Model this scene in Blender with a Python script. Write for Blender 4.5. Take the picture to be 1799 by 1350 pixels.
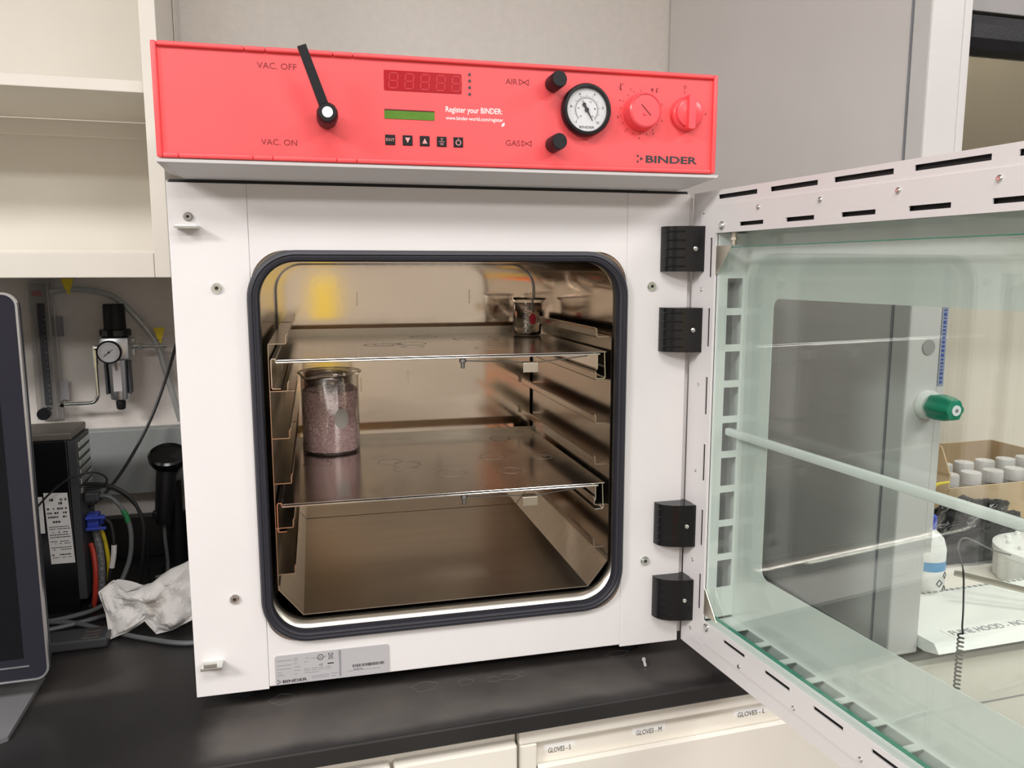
import bpy, bmesh, math, random
from mathutils import Vector, Matrix, noise as mnoise
from mathutils.geometry import tessellate_polygon
random.seed(7)
PI = math.pi
scene = bpy.context.scene
COL = scene.collection
for o in list(bpy.data.objects): bpy.data.objects.remove(o)

# ------------------------------------------------------------------ camera
# world: X along the bench to the right, Y towards the wall, Z up; Z = 0 is the bench top
YAW, PITCH, ROLL = math.radians(16.338), math.radians(8.147), math.radians(-0.044)
CAM = Vector((0.1134, -0.9795, 0.5457))
fwd = Vector((math.sin(YAW)*math.cos(PITCH), math.cos(YAW)*math.cos(PITCH), -math.sin(PITCH)))
rgt = Vector((math.cos(YAW), -math.sin(YAW), 0)); upv = rgt.cross(fwd)
r2 = rgt*math.cos(ROLL)+upv*math.sin(ROLL); u2 = -rgt*math.sin(ROLL)+upv*math.cos(ROLL)
cd = bpy.data.cameras.new('camera'); cam = bpy.data.objects.new('camera', cd); COL.objects.link(cam)
cd.sensor_fit = 'HORIZONTAL'; cd.sensor_width = 36; cd.lens = 1400/1799*36
cd.clip_start = 0.02; cd.clip_end = 60
cam.matrix_world = Matrix(((r2.x,u2.x,-fwd.x,CAM.x),(r2.y,u2.y,-fwd.y,CAM.y),(r2.z,u2.z,-fwd.z,CAM.z),(0,0,0,1)))
scene.camera = cam

# ------------------------------------------------------------------ world, exposure
w = bpy.data.worlds.new('world'); scene.world = w; w.use_nodes = True
w.node_tree.nodes['Background'].inputs[0].default_value = (1.0, 0.97, 0.93, 1)
w.node_tree.nodes['Background'].inputs[1].default_value = 0.05
vs = scene.view_settings
vs.view_transform = 'Standard'; vs.look = 'None'; vs.gamma = 1; vs.use_curve_mapping = False
vs.exposure = 0.0
CEIL = 1.85
LIGHTS = [  # ceiling luminaires: x, y, length x, length y, watts
    (-2.2, -1.60, 1.2, 0.6, 122), (0.05, -1.50, 1.2, 0.6, 29), (2.4, -1.40, 1.2, 0.6, 46),
    (-1.3, -3.0, 1.2, 0.6, 56), (1.5, -3.0, 1.2, 0.6, 56)]

# ------------------------------------------------------------------ mesh helpers
class MB:
    def __init__(s): s.v = []; s.f = []
    def add(s, vs, fs):
        b = len(s.v); s.v += [tuple(q) for q in vs]; s.f += [tuple(i+b for i in q) for q in fs]; return s
    def bm(s, bm):
        bm.verts.ensure_lookup_table(); bm.verts.index_update()
        s.add([q.co[:] for q in bm.verts], [[q.index for q in f.verts] for f in bm.faces]); bm.free(); return s
    def box(s, x0, x1, y0, y1, z0, z1, bev=0, seg=2, mtx=None):
        bm = bmesh.new(); bmesh.ops.create_cube(bm, size=1)
        for q in bm.verts: q.co = Vector(((x0+x1)/2+q.co.x*(x1-x0), (y0+y1)/2+q.co.y*(y1-y0), (z0+z1)/2+q.co.z*(z1-z0)))
        if bev: bmesh.ops.bevel(bm, geom=bm.edges[:], offset=bev, segments=seg, affect='EDGES', profile=.5)
        if mtx: bmesh.ops.transform(bm, matrix=mtx, verts=bm.verts[:])
        return s.bm(bm)
    def lathe(s, prof, origin, axis='Z', n=24, closed=False):
        # prof: (r, h) along axis from origin
        o = Vector(origin); ax = {'X':Vector((1,0,0)),'Y':Vector((0,1,0)),'Z':Vector((0,0,1))}[axis] if isinstance(axis, str) else Vector(axis).normalized()
        a = ax.orthogonal().normalized(); b = ax.cross(a)
        vs = []; fs = []; m = len(prof)
        for r, h in prof:
            for k in range(n):
                t = 2*PI*k/n; vs.append(o+ax*h+(a*math.cos(t)+b*math.sin(t))*max(r, 1e-5))
        for i in range(m-1):
            for k in range(n): fs.append((i*n+k, i*n+(k+1) % n, (i+1)*n+(k+1) % n, (i+1)*n+k))
        if not closed:
            fs.append(tuple(range(n))[::-1]); fs.append(tuple(range((m-1)*n, m*n)))
        return s.add(vs, fs)
    def cyl(s, o, axis, r, h, n=24, bev=0):
        if bev: return s.lathe([(r-bev, 0), (r, bev), (r, h-bev), (r-bev, h)], o, axis, n)
        return s.lathe([(r, 0), (r, h)], o, axis, n)
    def prism(s, poly, fn, h0, h1, holes=()):
        # poly: 2D outline; fn(u, v, h) -> xyz; with holes
        loops = [list(poly)]+[list(h) for h in holes]
        flat = [q for l in loops for q in l]; n = len(flat)
        tris = tessellate_polygon([[Vector((q[0], q[1], 0)) for q in l] for l in loops]) if (holes or len(poly) > 4) else [(0, 1, 2), (0, 2, 3)] if len(poly) == 4 else [(0, 1, 2)]
        vs = [fn(u, v, h0) for u, v in flat]+[fn(u, v, h1) for u, v in flat]; fs = []
        for t in tris: fs.append(tuple(t)); fs.append(tuple(i+n for i in reversed(t)))
        st = 0
        for l in loops:
            m = len(l)
            for k in range(m): a, b = st+k, st+(k+1) % m; fs.append((a, b, b+n, a+n))
            st += m
        return s.add(vs, fs)
    def tube(s, pts, r, n=8, sub=6, caps=True, smooth=True):
        P = [Vector(q) for q in pts]
        if smooth and len(P) > 2:
            Q = []
            for i in range(len(P)-1):
                p0 = P[max(i-1, 0)]; p1 = P[i]; p2 = P[i+1]; p3 = P[min(i+2, len(P)-1)]
                for k in range(sub):
                    t = k/sub
                    Q.append(.5*((2*p1)+(p2-p0)*t+(2*p0-5*p1+4*p2-p3)*t*t+(-p0+3*p1-3*p2+p3)*t**3))
            Q.append(P[-1]); P = Q
        rr = r if callable(r) else (lambda t: r)
        T = []
        for i in range(len(P)):
            T.append((P[min(i+1, len(P)-1)]-P[max(i-1, 0)]).normalized())
        a = T[0].orthogonal().normalized(); vs = []; fs = []
        for i, q in enumerate(P):
            a = (a-T[i]*a.dot(T[i])).normalized(); b = T[i].cross(a); R = rr(i/(len(P)-1))
            for k in range(n):
                t = 2*PI*k/n; vs.append(q+(a*math.cos(t)+b*math.sin(t))*R)
        for i in range(len(P)-1):
            for k in range(n): fs.append((i*n+k, i*n+(k+1) % n, (i+1)*n+(k+1) % n, (i+1)*n+k))
        if caps: fs.append(tuple(range(n))[::-1]); fs.append(tuple(range((len(P)-1)*n, len(P)*n)))
        return s.add(vs, fs)
    def sheet(s, prof, fn, h0, h1, th):
        # open 2D profile with thickness th, extruded h0..h1
        n = len(prof); off = []
        for i in range(n):
            a = Vector(prof[max(i-1, 0)]); b = Vector(prof[min(i+1, n-1)]); p = Vector(prof[i])
            d1 = (p-a).normalized() if i > 0 else (b-p).normalized(); d2 = (b-p).normalized() if i < n-1 else d1
            n1 = Vector((-d1.y, d1.x)); n2 = Vector((-d2.y, d2.x)); m = (n1+n2)
            m = m/max(m.length_squared/2, .5); off.append(p+m*th)
        return s.prism(list(map(tuple, prof))+[tuple(q) for q in reversed(off)], fn, h0, h1)
    def build(s, name, mat, parent=None, smooth=False, loc=None, angle=35):
        me = bpy.data.meshes.new(name); me.from_pydata(s.v, [], s.f); me.update()
        bm = bmesh.new(); bm.from_mesh(me); bmesh.ops.recalc_face_normals(bm, faces=bm.faces[:]); bm.to_mesh(me); bm.free()
        if mat: me.materials.append(mat)
        if smooth:
            me.polygons.foreach_set('use_smooth', [True]*len(me.polygons))
            try: me.set_sharp_from_angle(angle=math.radians(angle))
            except Exception: pass
        o = bpy.data.objects.new(name, me); COL.objects.link(o)
        if parent: o.parent = parent
        if loc: o.location = loc
        return o

def tag(o, label=None, cat=None, group=None, kind=None):
    if label: o['label'] = label
    if cat: o['category'] = cat
    if group: o['group'] = group
    if kind: o['kind'] = kind
    return o
def empty(name, loc=(0, 0, 0), rz=0, parent=None):
    o = bpy.data.objects.new(name, None); COL.objects.link(o); o.location = loc; o.rotation_euler = (0, 0, rz); o.empty_display_size = .05
    if parent: o.parent = parent
    return o
def cp(o, loc=None, parent=None, rot=None):
    c = o.copy(); COL.objects.link(c)
    if parent: c.parent = parent
    if loc is not None: c.location = loc
    if rot is not None: c.rotation_euler = rot
    return c
def rrect(x0, x1, z0, z1, r, n=8):
    P = []
    for cx, cz, a0 in ((x1-r, z1-r, 0), (x0+r, z1-r, 90), (x0+r, z0+r, 180), (x1-r, z0+r, 270)):
        for k in range(n+1):
            t = math.radians(a0+90*k/n); P.append((cx+r*math.cos(t), cz+r*math.sin(t)))
    return P
XZ = lambda u, v, h: (u, h, v)      # upright plate, thickness along Y
XY = lambda u, v, h: (u, v, h)      # lying plate
YZ = lambda u, v, h: (h, u, v)
FONTS = {}
def text(name, body, x0, x1, z0, z1, y, mat, parent, th=.0003, face='front', rot=0, bold=0):
    # lettering fitted into the box x0..x1, z0..z1; front: reads from -Y
    cu = bpy.data.curves.new('t', 'FONT'); cu.body = body; cu.size = 1; cu.align_x = 'LEFT'; cu.resolution_u = 3; cu.offset = bold
    ob = bpy.data.objects.new('t', cu); COL.objects.link(ob)
    dg = bpy.context.evaluated_depsgraph_get(); me = bpy.data.meshes.new_from_object(ob.evaluated_get(dg))
    bpy.data.objects.remove(ob); bpy.data.curves.remove(cu)
    xs = [q.co.x for q in me.vertices]; ys = [q.co.y for q in me.vertices]
    a, b, c, d = min(xs), max(xs), min(ys), max(ys)
    for q in me.vertices:
        u = x0+(q.co.x-a)/(b-a)*(x1-x0); v = z0+(q.co.y-c)/(d-c)*(z1-z0)
        if rot:
            cx, cz = (x0+x1)/2, (z0+z1)/2; du, dv = u-cx, v-cz
            u = cx+du*math.cos(rot)-dv*math.sin(rot); v = cz+du*math.sin(rot)+dv*math.cos(rot)
        q.co = Vector((u, y-th, v)) if face == 'front' else Vector((u, v, y+th))
    me.name = name; me.materials.clear(); me.materials.append(mat)
    o = bpy.data.objects.new(name, me); COL.objects.link(o); o.parent = parent
    return o

# ------------------------------------------------------------------ materials
def mat(name, col, rough=.5, metal=0, var=.06, scale=8, bump=0, bscale=120, spec=.5, stretch=None, emit=None, estr=0, coat=0, rvar=0, stains=None):
    m = bpy.data.materials.new(name); m.use_nodes = True; nt = m.node_tree; N = nt.nodes; L = nt.links
    b = N['Principled BSDF']; b.inputs['Roughness'].default_value = rough; b.inputs['Metallic'].default_value = metal
    b.inputs['Specular IOR Level'].default_value = spec; b.inputs['Coat Weight'].default_value = coat
    tc = N.new('ShaderNodeTexCoord'); mp = N.new('ShaderNodeMapping'); L.new(tc.outputs['Object'], mp.inputs[0])
    if stretch: mp.inputs['Scale'].default_value = stretch
    nz = N.new('ShaderNodeTexNoise'); nz.inputs['Scale'].default_value = scale; nz.inputs['Detail'].default_value = 6; L.new(mp.outputs[0], nz.inputs['Vector'])
    rp = N.new('ShaderNodeValToRGB'); L.new(nz.outputs['Fac'], rp.inputs[0])
    rp.color_ramp.elements[0].position = .3; rp.color_ramp.elements[1].position = .7
    rp.color_ramp.elements[0].color = tuple(c*(1-var) for c in col)+(1,); rp.color_ramp.elements[1].color = tuple(min(1, c*(1+var)) for c in col)+(1,)
    out = rp.outputs[0]
    if stains:
        sc, scol, lo, hi, k = stains
        n2 = N.new('ShaderNodeTexNoise'); n2.inputs['Scale'].default_value = sc; n2.inputs['Detail'].default_value = 8; n2.inputs['Roughness'].default_value = .65; L.new(tc.outputs['Object'], n2.inputs['Vector'])
        mr = N.new('ShaderNodeMapRange'); mr.inputs[1].default_value = lo; mr.inputs[2].default_value = hi; mr.inputs[3].default_value = 0; mr.inputs[4].default_value = k; L.new(n2.outputs['Fac'], mr.inputs[0])
        mx = N.new('ShaderNodeMix'); mx.data_type = 'RGBA'; L.new(mr.outputs[0], mx.inputs[0]); L.new(out, mx.inputs[6]); mx.inputs[7].default_value = tuple(scol)+(1,)
        out = mx.outputs[2]
    L.new(out, b.inputs['Base Color'])
    if rvar:
        mr = N.new('ShaderNodeMapRange'); mr.inputs[3].default_value = max(0, rough-rvar); mr.inputs[4].default_value = rough+rvar; L.new(nz.outputs['Fac'], mr.inputs[0]); L.new(mr.outputs[0], b.inputs['Roughness'])
    if bump:
        nb = N.new('ShaderNodeTexNoise'); nb.inputs['Scale'].default_value = bscale; nb.inputs['Detail'].default_value = 3; L.new(mp.outputs[0], nb.inputs['Vector'])
        bp = N.new('ShaderNodeBump'); bp.inputs['Strength'].default_value = bump; bp.inputs['Distance'].default_value = .002; L.new(nb.outputs['Fac'], bp.inputs['Height']); L.new(bp.outputs[0], b.inputs['Normal'])
    if emit: b.inputs['Emission Color'].default_value = tuple(emit)+(1,); b.inputs['Emission Strength'].default_value = estr
    return m
def glass(name, tint=(1, 1, 1), base=.04, haze=0, hazecol=(.7, .75, .72), rough=.0, hmax=1.0, edge=None):
    # clear sheet: straight-through transmission, Fresnel-weighted mirror, optional translucent print
    m = bpy.data.materials.new(name); m.use_nodes = True; nt = m.node_tree; N = nt.nodes; L = nt.links
    N.remove(N['Principled BSDF']); out = N['Material Output']
    tr = N.new('ShaderNodeBsdfTransparent'); tr.inputs[0].default_value = tuple(tint)+(1,)
    gl = N.new('ShaderNodeBsdfGlossy'); gl.inputs['Roughness'].default_value = rough; gl.inputs[0].default_value = (1, 1, 1, 1)
    lw = N.new('ShaderNodeLayerWeight'); lw.inputs[0].default_value = .5
    pw = N.new('ShaderNodeMath'); pw.operation = 'POWER'; pw.inputs[1].default_value = 5; L.new(lw.outputs['Facing'], pw.inputs[0])
    mr = N.new('ShaderNodeMapRange'); mr.inputs[3].default_value = base; mr.inputs[4].default_value = hmax; L.new(pw.outputs[0], mr.inputs[0])
    if edge:   # longer path through the wall where it curves away
        p3 = N.new('ShaderNodeMath'); p3.operation = 'POWER'; p3.inputs[1].default_value = 6; L.new(lw.outputs['Facing'], p3.inputs[0])
        mc = N.new('ShaderNodeMix'); mc.data_type = 'RGBA'; L.new(p3.outputs[0], mc.inputs[0]); mc.inputs[6].default_value = tuple(tint)+(1,); mc.inputs[7].default_value = tuple(edge)+(1,); L.new(mc.outputs[2], tr.inputs[0])
    src = tr.outputs[0]
    if haze:
        df = N.new('ShaderNodeBsdfDiffuse'); df.inputs[0].default_value = tuple(hazecol)+(1,)
        nz = N.new('ShaderNodeTexNoise'); nz.inputs['Scale'].default_value = 9; tc = N.new('ShaderNodeTexCoord'); L.new(tc.outputs['Object'], nz.inputs['Vector'])
        m2 = N.new('ShaderNodeMapRange'); m2.inputs[3].default_value = haze*.85; m2.inputs[4].default_value = min(1, haze*1.15); L.new(nz.outputs['Fac'], m2.inputs[0])
        mh = N.new('ShaderNodeMixShader'); L.new(m2.outputs[0], mh.inputs[0]); L.new(tr.outputs[0], mh.inputs[1]); L.new(df.outputs[0], mh.inputs[2]); src = mh.outputs[0]
    mx = N.new('ShaderNodeMixShader'); L.new(mr.outputs[0], mx.inputs[0]); L.new(src, mx.inputs[1]); L.new(gl.outputs[0], mx.inputs[2]); L.new(mx.outputs[0], out.inputs[0])
    return m
M = {}
M['white'] = mat('oven white paint', (.72, .695, .69), .38, var=.02, bump=.05, bscale=400)
M['red'] = mat('red panel plastic', (.90, .092, .10), .42, var=.02, bump=.05, bscale=500)
M['redknob'] = mat('red knob plastic', (.88, .085, .10), .3, var=.02)
M['dred'] = mat('display red filter', (.42, .012, .02), .2, var=.04)
M['seg'] = mat('display segments', (.55, .022, .03), .4, var=.03)
M['lcd'] = mat('green lcd', (.09, .215, .016), .3, var=.12, scale=60)
M['print'] = mat('dark print', (.20, .010, .016), .5, var=.1)
M['black'] = mat('black plastic', (.008, .008, .010), .45, spec=.3, var=.15, bump=.1, bscale=300)
M['blackgloss'] = mat('black glossy plastic', (.007, .007, .008), .2, var=.2, rvar=.06, spec=.45)
M['rubber'] = mat('gasket rubber', (.022, .022, .030), .42, var=.12, bump=.05)
M['white_print'] = mat('white print', (.9, .9, .88), .5, var=.01)
M['dial'] = mat('dial face', (.82, .84, .86), .3, var=.01)
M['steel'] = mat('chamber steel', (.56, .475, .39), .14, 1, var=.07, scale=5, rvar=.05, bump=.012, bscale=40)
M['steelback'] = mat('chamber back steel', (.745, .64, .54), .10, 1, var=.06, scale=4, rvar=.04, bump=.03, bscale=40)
M['liplustre'] = mat('polished lip', (.66, .62, .56), .3, 1, var=.04)
M['rack'] = mat('rack steel', (.50, .44, .365), .24, 1, var=.06, scale=6, bump=.015, bscale=90)
M['floorsteel'] = mat('tray steel', (.56, .51, .44), .3, 1, var=.05, scale=6, bump=.06, bscale=150, stretch=(1, 8, 1))
M['alu'] = mat('shelf aluminium', (.78, .75, .715), .17, 1, var=.08, scale=9, rvar=.06, stains=(14, (.34, .31, .28), .55, .7, .55))
M['chrome'] = mat('zinc plated', (.72, .74, .70), .22, 1, var=.12, scale=90)
M['zincdark'] = mat('dark steel screw', (.34, .33, .32), .35, 1, var=.15, scale=90)
M['clip'] = mat('stainless clip', (.72, .66, .55), .3, 1, var=.05)
M['gauge_grey'] = mat('rating plate', (.50, .49, .51), .4, .2, var=.02)
M['ink'] = mat('ink', (.03, .03, .035), .5, var=.1)
M['inkgrey'] = mat('grey ink', (.25, .25, .27), .5, var=.1)
M['beige'] = mat('cabinet beige paint', (.74, .70, .625), .4, var=.02, bump=.04, bscale=300)
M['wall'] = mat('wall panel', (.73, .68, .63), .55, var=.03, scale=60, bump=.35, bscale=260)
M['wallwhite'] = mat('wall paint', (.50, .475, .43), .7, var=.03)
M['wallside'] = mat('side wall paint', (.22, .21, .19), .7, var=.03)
M['hood'] = mat('hood grey paint', (.67, .635, .62), .42, var=.02, bump=.04, bscale=250)
M['hoodpost'] = mat('hood post paint', (.62, .60, .59), .35, var=.02)
M['hoodin'] = mat('hood liner', (.74, .69, .635), .6, var=.05, scale=3)
M['bench'] = mat('black epoxy top', (.0155, .0145, .0145), .45, var=.3, scale=5, rvar=.08, bump=.03)
def add_dust(m, col, boxes):   # settled dust in patches of its own shape in front of the oven
    nt = m.node_tree; N = nt.nodes; L = nt.links; b = N['Principled BSDF']; old = b.inputs['Base Color'].links[0].from_socket
    tc = N.new('ShaderNodeTexCoord'); sx = N.new('ShaderNodeSeparateXYZ'); nz = N.new('ShaderNodeTexNoise'); nz.inputs['Scale'].default_value = 14; nz.inputs['Detail'].default_value = 7
    L.new(tc.outputs['Object'], nz.inputs['Vector']); ad = N.new('ShaderNodeVectorMath'); ad.operation = 'MULTIPLY_ADD'; ad.inputs[1].default_value = (.05, .03, 0); L.new(nz.outputs['Color'], ad.inputs[0]); L.new(tc.outputs['Object'], ad.inputs[2]); L.new(ad.outputs[0], sx.inputs[0])
    tot = None
    for (x0, x1, y0, y1, k) in boxes:
        f = None
        for ax, lo, hi in (('X', x0, x1), ('Y', y0, y1)):
            for a, b_ in ((lo, lo+.05 if ax == 'X' else lo+.022), (hi, hi-.05 if ax == 'X' else hi-.03)):
                q = N.new('ShaderNodeMapRange'); q.interpolation_type = 'SMOOTHSTEP'; q.inputs[1].default_value = a; q.inputs[2].default_value = b_; L.new(sx.outputs[ax], q.inputs[0])
                if f is None: f = q.outputs[0]
                else: mu = N.new('ShaderNodeMath'); mu.operation = 'MULTIPLY'; L.new(f, mu.inputs[0]); L.new(q.outputs[0], mu.inputs[1]); f = mu.outputs[0]
        mu = N.new('ShaderNodeMath'); mu.operation = 'MULTIPLY'; mu.inputs[1].default_value = k; L.new(f, mu.inputs[0]); f = mu.outputs[0]
        if tot is None: tot = f
        else: mx = N.new('ShaderNodeMath'); mx.operation = 'MAXIMUM'; L.new(tot, mx.inputs[0]); L.new(f, mx.inputs[1]); tot = mx.outputs[0]
    r_ = N.new('ShaderNodeMapRange'); r_.inputs[1].default_value = .3; r_.inputs[2].default_value = .7; r_.inputs[3].default_value = .55; r_.inputs[4].default_value = 1; L.new(nz.outputs['Fac'], r_.inputs[0])
    mu = N.new('ShaderNodeMath'); mu.operation = 'MULTIPLY'; L.new(tot, mu.inputs[0]); L.new(r_.outputs[0], mu.inputs[1])
    mx = N.new('ShaderNodeMix'); mx.data_type = 'RGBA'; L.new(mu.outputs[0], mx.inputs[0]); L.new(old, mx.inputs[6]); mx.inputs[7].default_value = tuple(col)+(1,); L.new(mx.outputs[2], b.inputs['Base Color'])
add_dust(M['bench'], (.13, .115, .105), [(.02, .62, -.085, .06, .75), (-.20, -.03, .10, .26, .25), (.46, .72, -.075, .05, .45)])
M['floor'] = mat('vinyl floor', (.13, .12, .11), .4, var=.06)
M['ceil'] = mat('ceiling tile', (.55, .54, .52), .9, var=.03)
M['grey'] = mat('grey raceway', (.27, .285, .28), .45, var=.03)
M['dgrey'] = mat('dark grey', (.05, .052, .058), .45, var=.1)
M['screen'] = mat('dark screen', (.005, .0055, .007), .5, spec=.12, var=.1)
M['navy'] = mat('screen border', (.018, .018, .026), .5, spec=.15, var=.05)
M['silver'] = mat('silver aluminium', (.55, .56, .58), .3, 1, var=.03)
M['brown'] = mat('brown film', (.30, .20, .14), .5, var=.1)
M['paper'] = mat('paper towel', (.82, .80, .78), .9, var=.03, bump=.3, bscale=200, stains=(11, (.30, .24, .18), .60, .72, .75))
M['label'] = mat('paper label', (.80, .79, .77), .6, var=.02)
M['graycable'] = mat('grey cable', (.13, .14, .145), .45, var=.1)
M['blackcable'] = mat('black cable', (.015, .015, .016), .45, var=.1)
M['blueplug'] = mat('blue plug', (.03, .06, .42), .4, var=.1)
M['greenband'] = mat('green band', (.01, .2, .06), .5)
M['redcable'] = mat('red cable', (.42, .03, .015), .45)
M['yellow'] = mat('yellow', (.72, .55, .015), .5)
M['greenknob'] = mat('green valve plastic', (.008, .24, .14), .25, var=.08)
M['clearplastic'] = glass('clear plastic', (.86, .86, .84), .06, haze=.22, hazecol=(.5, .47, .44))
M['hose'] = glass('clear hose', (.86, .88, .88), .08, haze=.4, hazecol=(.5, .52, .52))
M['glass'] = mat('beaker glass', (.97, .97, .955), .0, var=.005); _b = M['glass'].node_tree.nodes['Principled BSDF']
_b.inputs['Transmission Weight'].default_value = 1; _b.inputs['IOR'].default_value = 1.47
M['thinglass'] = glass('filled beaker glass', (.985, .985, .975), .045, edge=(.30, .29, .26), hmax=.55)
M['pane'] = glass('door glass', (.955, .978, .966), .05)
M['paneedge'] = glass('green glass edge', (.15, .55, .40), .06, haze=.55, hazecol=(.05, .33, .23))
M['border'] = glass('printed glass border', (.80, .86, .83), .05, haze=.68, hazecol=(.78, .82, .78))
M['sash'] = glass('sash glass', (.47, .455, .40), .06)
M['mint'] = mat('inner frame enamel', (.66, .70, .67), .4, var=.02)
M['card'] = mat('cardboard', (.50, .36, .22), .8, var=.08, bump=.1)
M['cloudy'] = mat('cloudy plastic', (.52, .49, .49), .35, var=.05)
M['bag'] = mat('black bin liner', (.004, .0045, .005), .14, var=.2, bump=1.0, bscale=35, spec=.3)
M['white_plastic'] = mat('white plastic', (.78, .78, .76), .35, var=.02)
M['bluelabel'] = mat('blue label', (.10, .30, .55), .5)
M['rod'] = mat('brushed rod', (.42, .39, .33), .3, 1)
M['granule'] = None
M['orange'] = mat('orange plastic', (.95, .18, .02), .5)
M['yellowpaint'] = mat('yellow paint', (.95, .72, .02), .5)
M['spot'] = mat('enamel white spot', (.55, .52, .48), .6)
M['redmark'] = mat('red enamel', (.55, .02, .04), .5)
M['slotshade'] = mat('painted slot shade', (.02, .02, .02), .7)  # near-black that stands in for the shade inside slots and gaps

# ------------------------------------------------------------------ the room
RX0, RX1, RY0, RY1, RZ0 = -3.2, 3.6, -4.6, 0.65, -0.91
def slab(name, x0, x1, y0, y1, z0, z1, m):
    o = MB().box(x0, x1, y0, y1, z0, z1).build(name, m); tag(o, kind='structure'); return o
slab('floor', RX0, RX1, RY0, RY1, RZ0-.05, RZ0, M['floor'])
slab('ceiling', RX0, RX1, RY0, RY1, CEIL, CEIL+.05, M['ceil'])
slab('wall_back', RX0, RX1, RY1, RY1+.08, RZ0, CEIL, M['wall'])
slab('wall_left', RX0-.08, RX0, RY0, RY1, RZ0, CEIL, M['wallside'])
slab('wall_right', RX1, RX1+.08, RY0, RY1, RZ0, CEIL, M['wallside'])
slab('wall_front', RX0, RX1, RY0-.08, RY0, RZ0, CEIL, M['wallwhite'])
LN = ['ceiling luminaire above the aisle left of the oven', 'ceiling luminaire above the aisle before the oven', 'ceiling luminaire before the fume hood',
      'ceiling luminaire at the far left of the room', 'ceiling luminaire at the far right of the room']
for i, (x, y, lx, ly, wt) in enumerate(LIGHTS):
    e = empty('ceiling_light', (x, y, CEIL)); tag(e, LN[i], 'ceiling light', 'ceiling luminaires')
    MB().prism([(-lx/2-.03, -ly/2-.03), (lx/2+.03, -ly/2-.03), (lx/2+.03, ly/2+.03), (-lx/2-.03, ly/2+.03)], XY, -.02, 0, [[(-lx/2, -ly/2), (lx/2, -ly/2), (lx/2, ly/2), (-lx/2, ly/2)]]).build('frame', M['white_plastic'], e)
    ld = bpy.data.lights.new('tube_light', 'AREA'); ld.shape = 'RECTANGLE'; ld.size = lx; ld.size_y = ly; ld.energy = wt; ld.color = (1.0, .972, .960)
    lo = bpy.data.objects.new('tube_light', ld); COL.objects.link(lo); lo.parent = e; lo.location = (0, 0, -.012)

# blocks added across the aisle only for the colours they reflect in the steel
o = MB().box(-.42, -.14, -3.35, -3.0, RZ0, -.12, .01).box(-.425, -.135, -3.355, -2.995, -.119, -.10, .006).build('orange_reflection_block', M['orange'])
tag(o, 'orange block added across the aisle for its reflection in the steel chamber', 'reflection block')
o = MB().box(.0, .15, -3.6, -3.2, RZ0, .50, .01).box(.01, .14, -3.212, -3.199, RZ0+.06, .46).build('yellow_reflection_block', M['yellowpaint'])
tag(o, 'narrow yellow block added across the aisle for its reflection in the steel chamber', 'locker')

# ------------------------------------------------------------------ bench
BT = -.0235                                   # underside of the worktop
wt_ = empty('worktop', (0, 0, BT))
tag(wt_, 'black dusty laboratory worktop that carries the oven', 'worktop')
MB().box(-2.6, .938, -.104, .648, 0, -BT, .003).build('slab', M['bench'], wt_)
tag(MB().box(-2.6, .938, .628, .649, .0003, .082, .002).build('backsplash', M['bench']), 'black upstand along the wall behind the bench', 'backsplash')
# dried water marks on the worktop
sm = mat('dried water mark', (.13, .12, .11), .6, var=.2)
for k, (x, y, rx, ry) in enumerate([(.28, .0, .017, .012), (.334, -.004, .010, .009), (.372, -.007, .009, .008), (.395, -.006, .014, .009), (.412, -.004, .008, .005), (.10, .02, .016, .012), (.56, .012, .018, .008)]):
    n = 36; a = [(x+rx*(1+.15*math.sin(3*t+k)+.08*math.sin(7*t))*math.cos(t), y+ry*(1+.15*math.sin(2*t+k)+.1*math.sin(5*t+k))*math.sin(t)) for t in [2*PI*j/n for j in range(n)]]
    b = [(x+(p[0]-x)*.93, y+(p[1]-y)*.93) for p in a]
    MB().prism(a, XY, -BT+.0001, -BT+.0004, [b]).build('water_mark', sm, wt_)

def base_unit(x0, x1, label):
    e = empty('base_cabinet', (x0, 0, RZ0)); tag(e, label, 'cabinet', 'beige base cabinets')
    W = x1-x0; H = BT-RZ0
    MB().box(.0008, W-.0008, -.078, .62, .10, H-.0005, .001).build('body', M['beige'], e)
    MB().box(.001, W-.001, -.03, .61, 0, .10).build('plinth', M['dgrey'], e)
    return e, W, H
# unit with doors left of the drawers
e, W, H = base_unit(-.10, .3825, 'beige base cabinet with plain doors, left of the glove drawers')
for a, b in ((.004, .321), (.3255, W-.003)):
    d = MB().box(a, b, -.096, -.0785, .12, H-.020, .003).build('door', M['beige'], e)
    MB().tube([((a+b)/2-.05, -.096, H-.10), ((a+b)/2-.05, -.118, H-.10), ((a+b)/2+.05, -.118, H-.10), ((a+b)/2+.05, -.096, H-.10)], .004, smooth=False).build('handle', M['chrome'], d)
e, W, H = base_unit(.3835, .884, 'beige base cabinet whose drawer carries the glove size labels')
def drawer(zt, zb, first=False):
    d = MB().sheet([(-.0785, zt), (-.0785, zt-.0005), (-.0795, zt-.028), (-.080, zt-.034), (-.0895, zt-.030), (-.0922, zt-.033), (-.0925, zt-.040), (-.0925, zb)], YZ, .024, W-.01, -.0015).build('drawer', M['beige'], e, smooth=True)
    return d
MB().box(.0, W, -.0905, -.0785, H-.025, H-.002, .002).build('top_rail', M['beige'], e)
MB().box(.0, .0235, -.0905, -.0785, .12, H-.0255, .002).build('side_rail', M['beige'], e)
d1 = drawer(H-.0265, H-.25); d2 = drawer(H-.256, H-.50); d3 = drawer(H-.506, .12)
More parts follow.
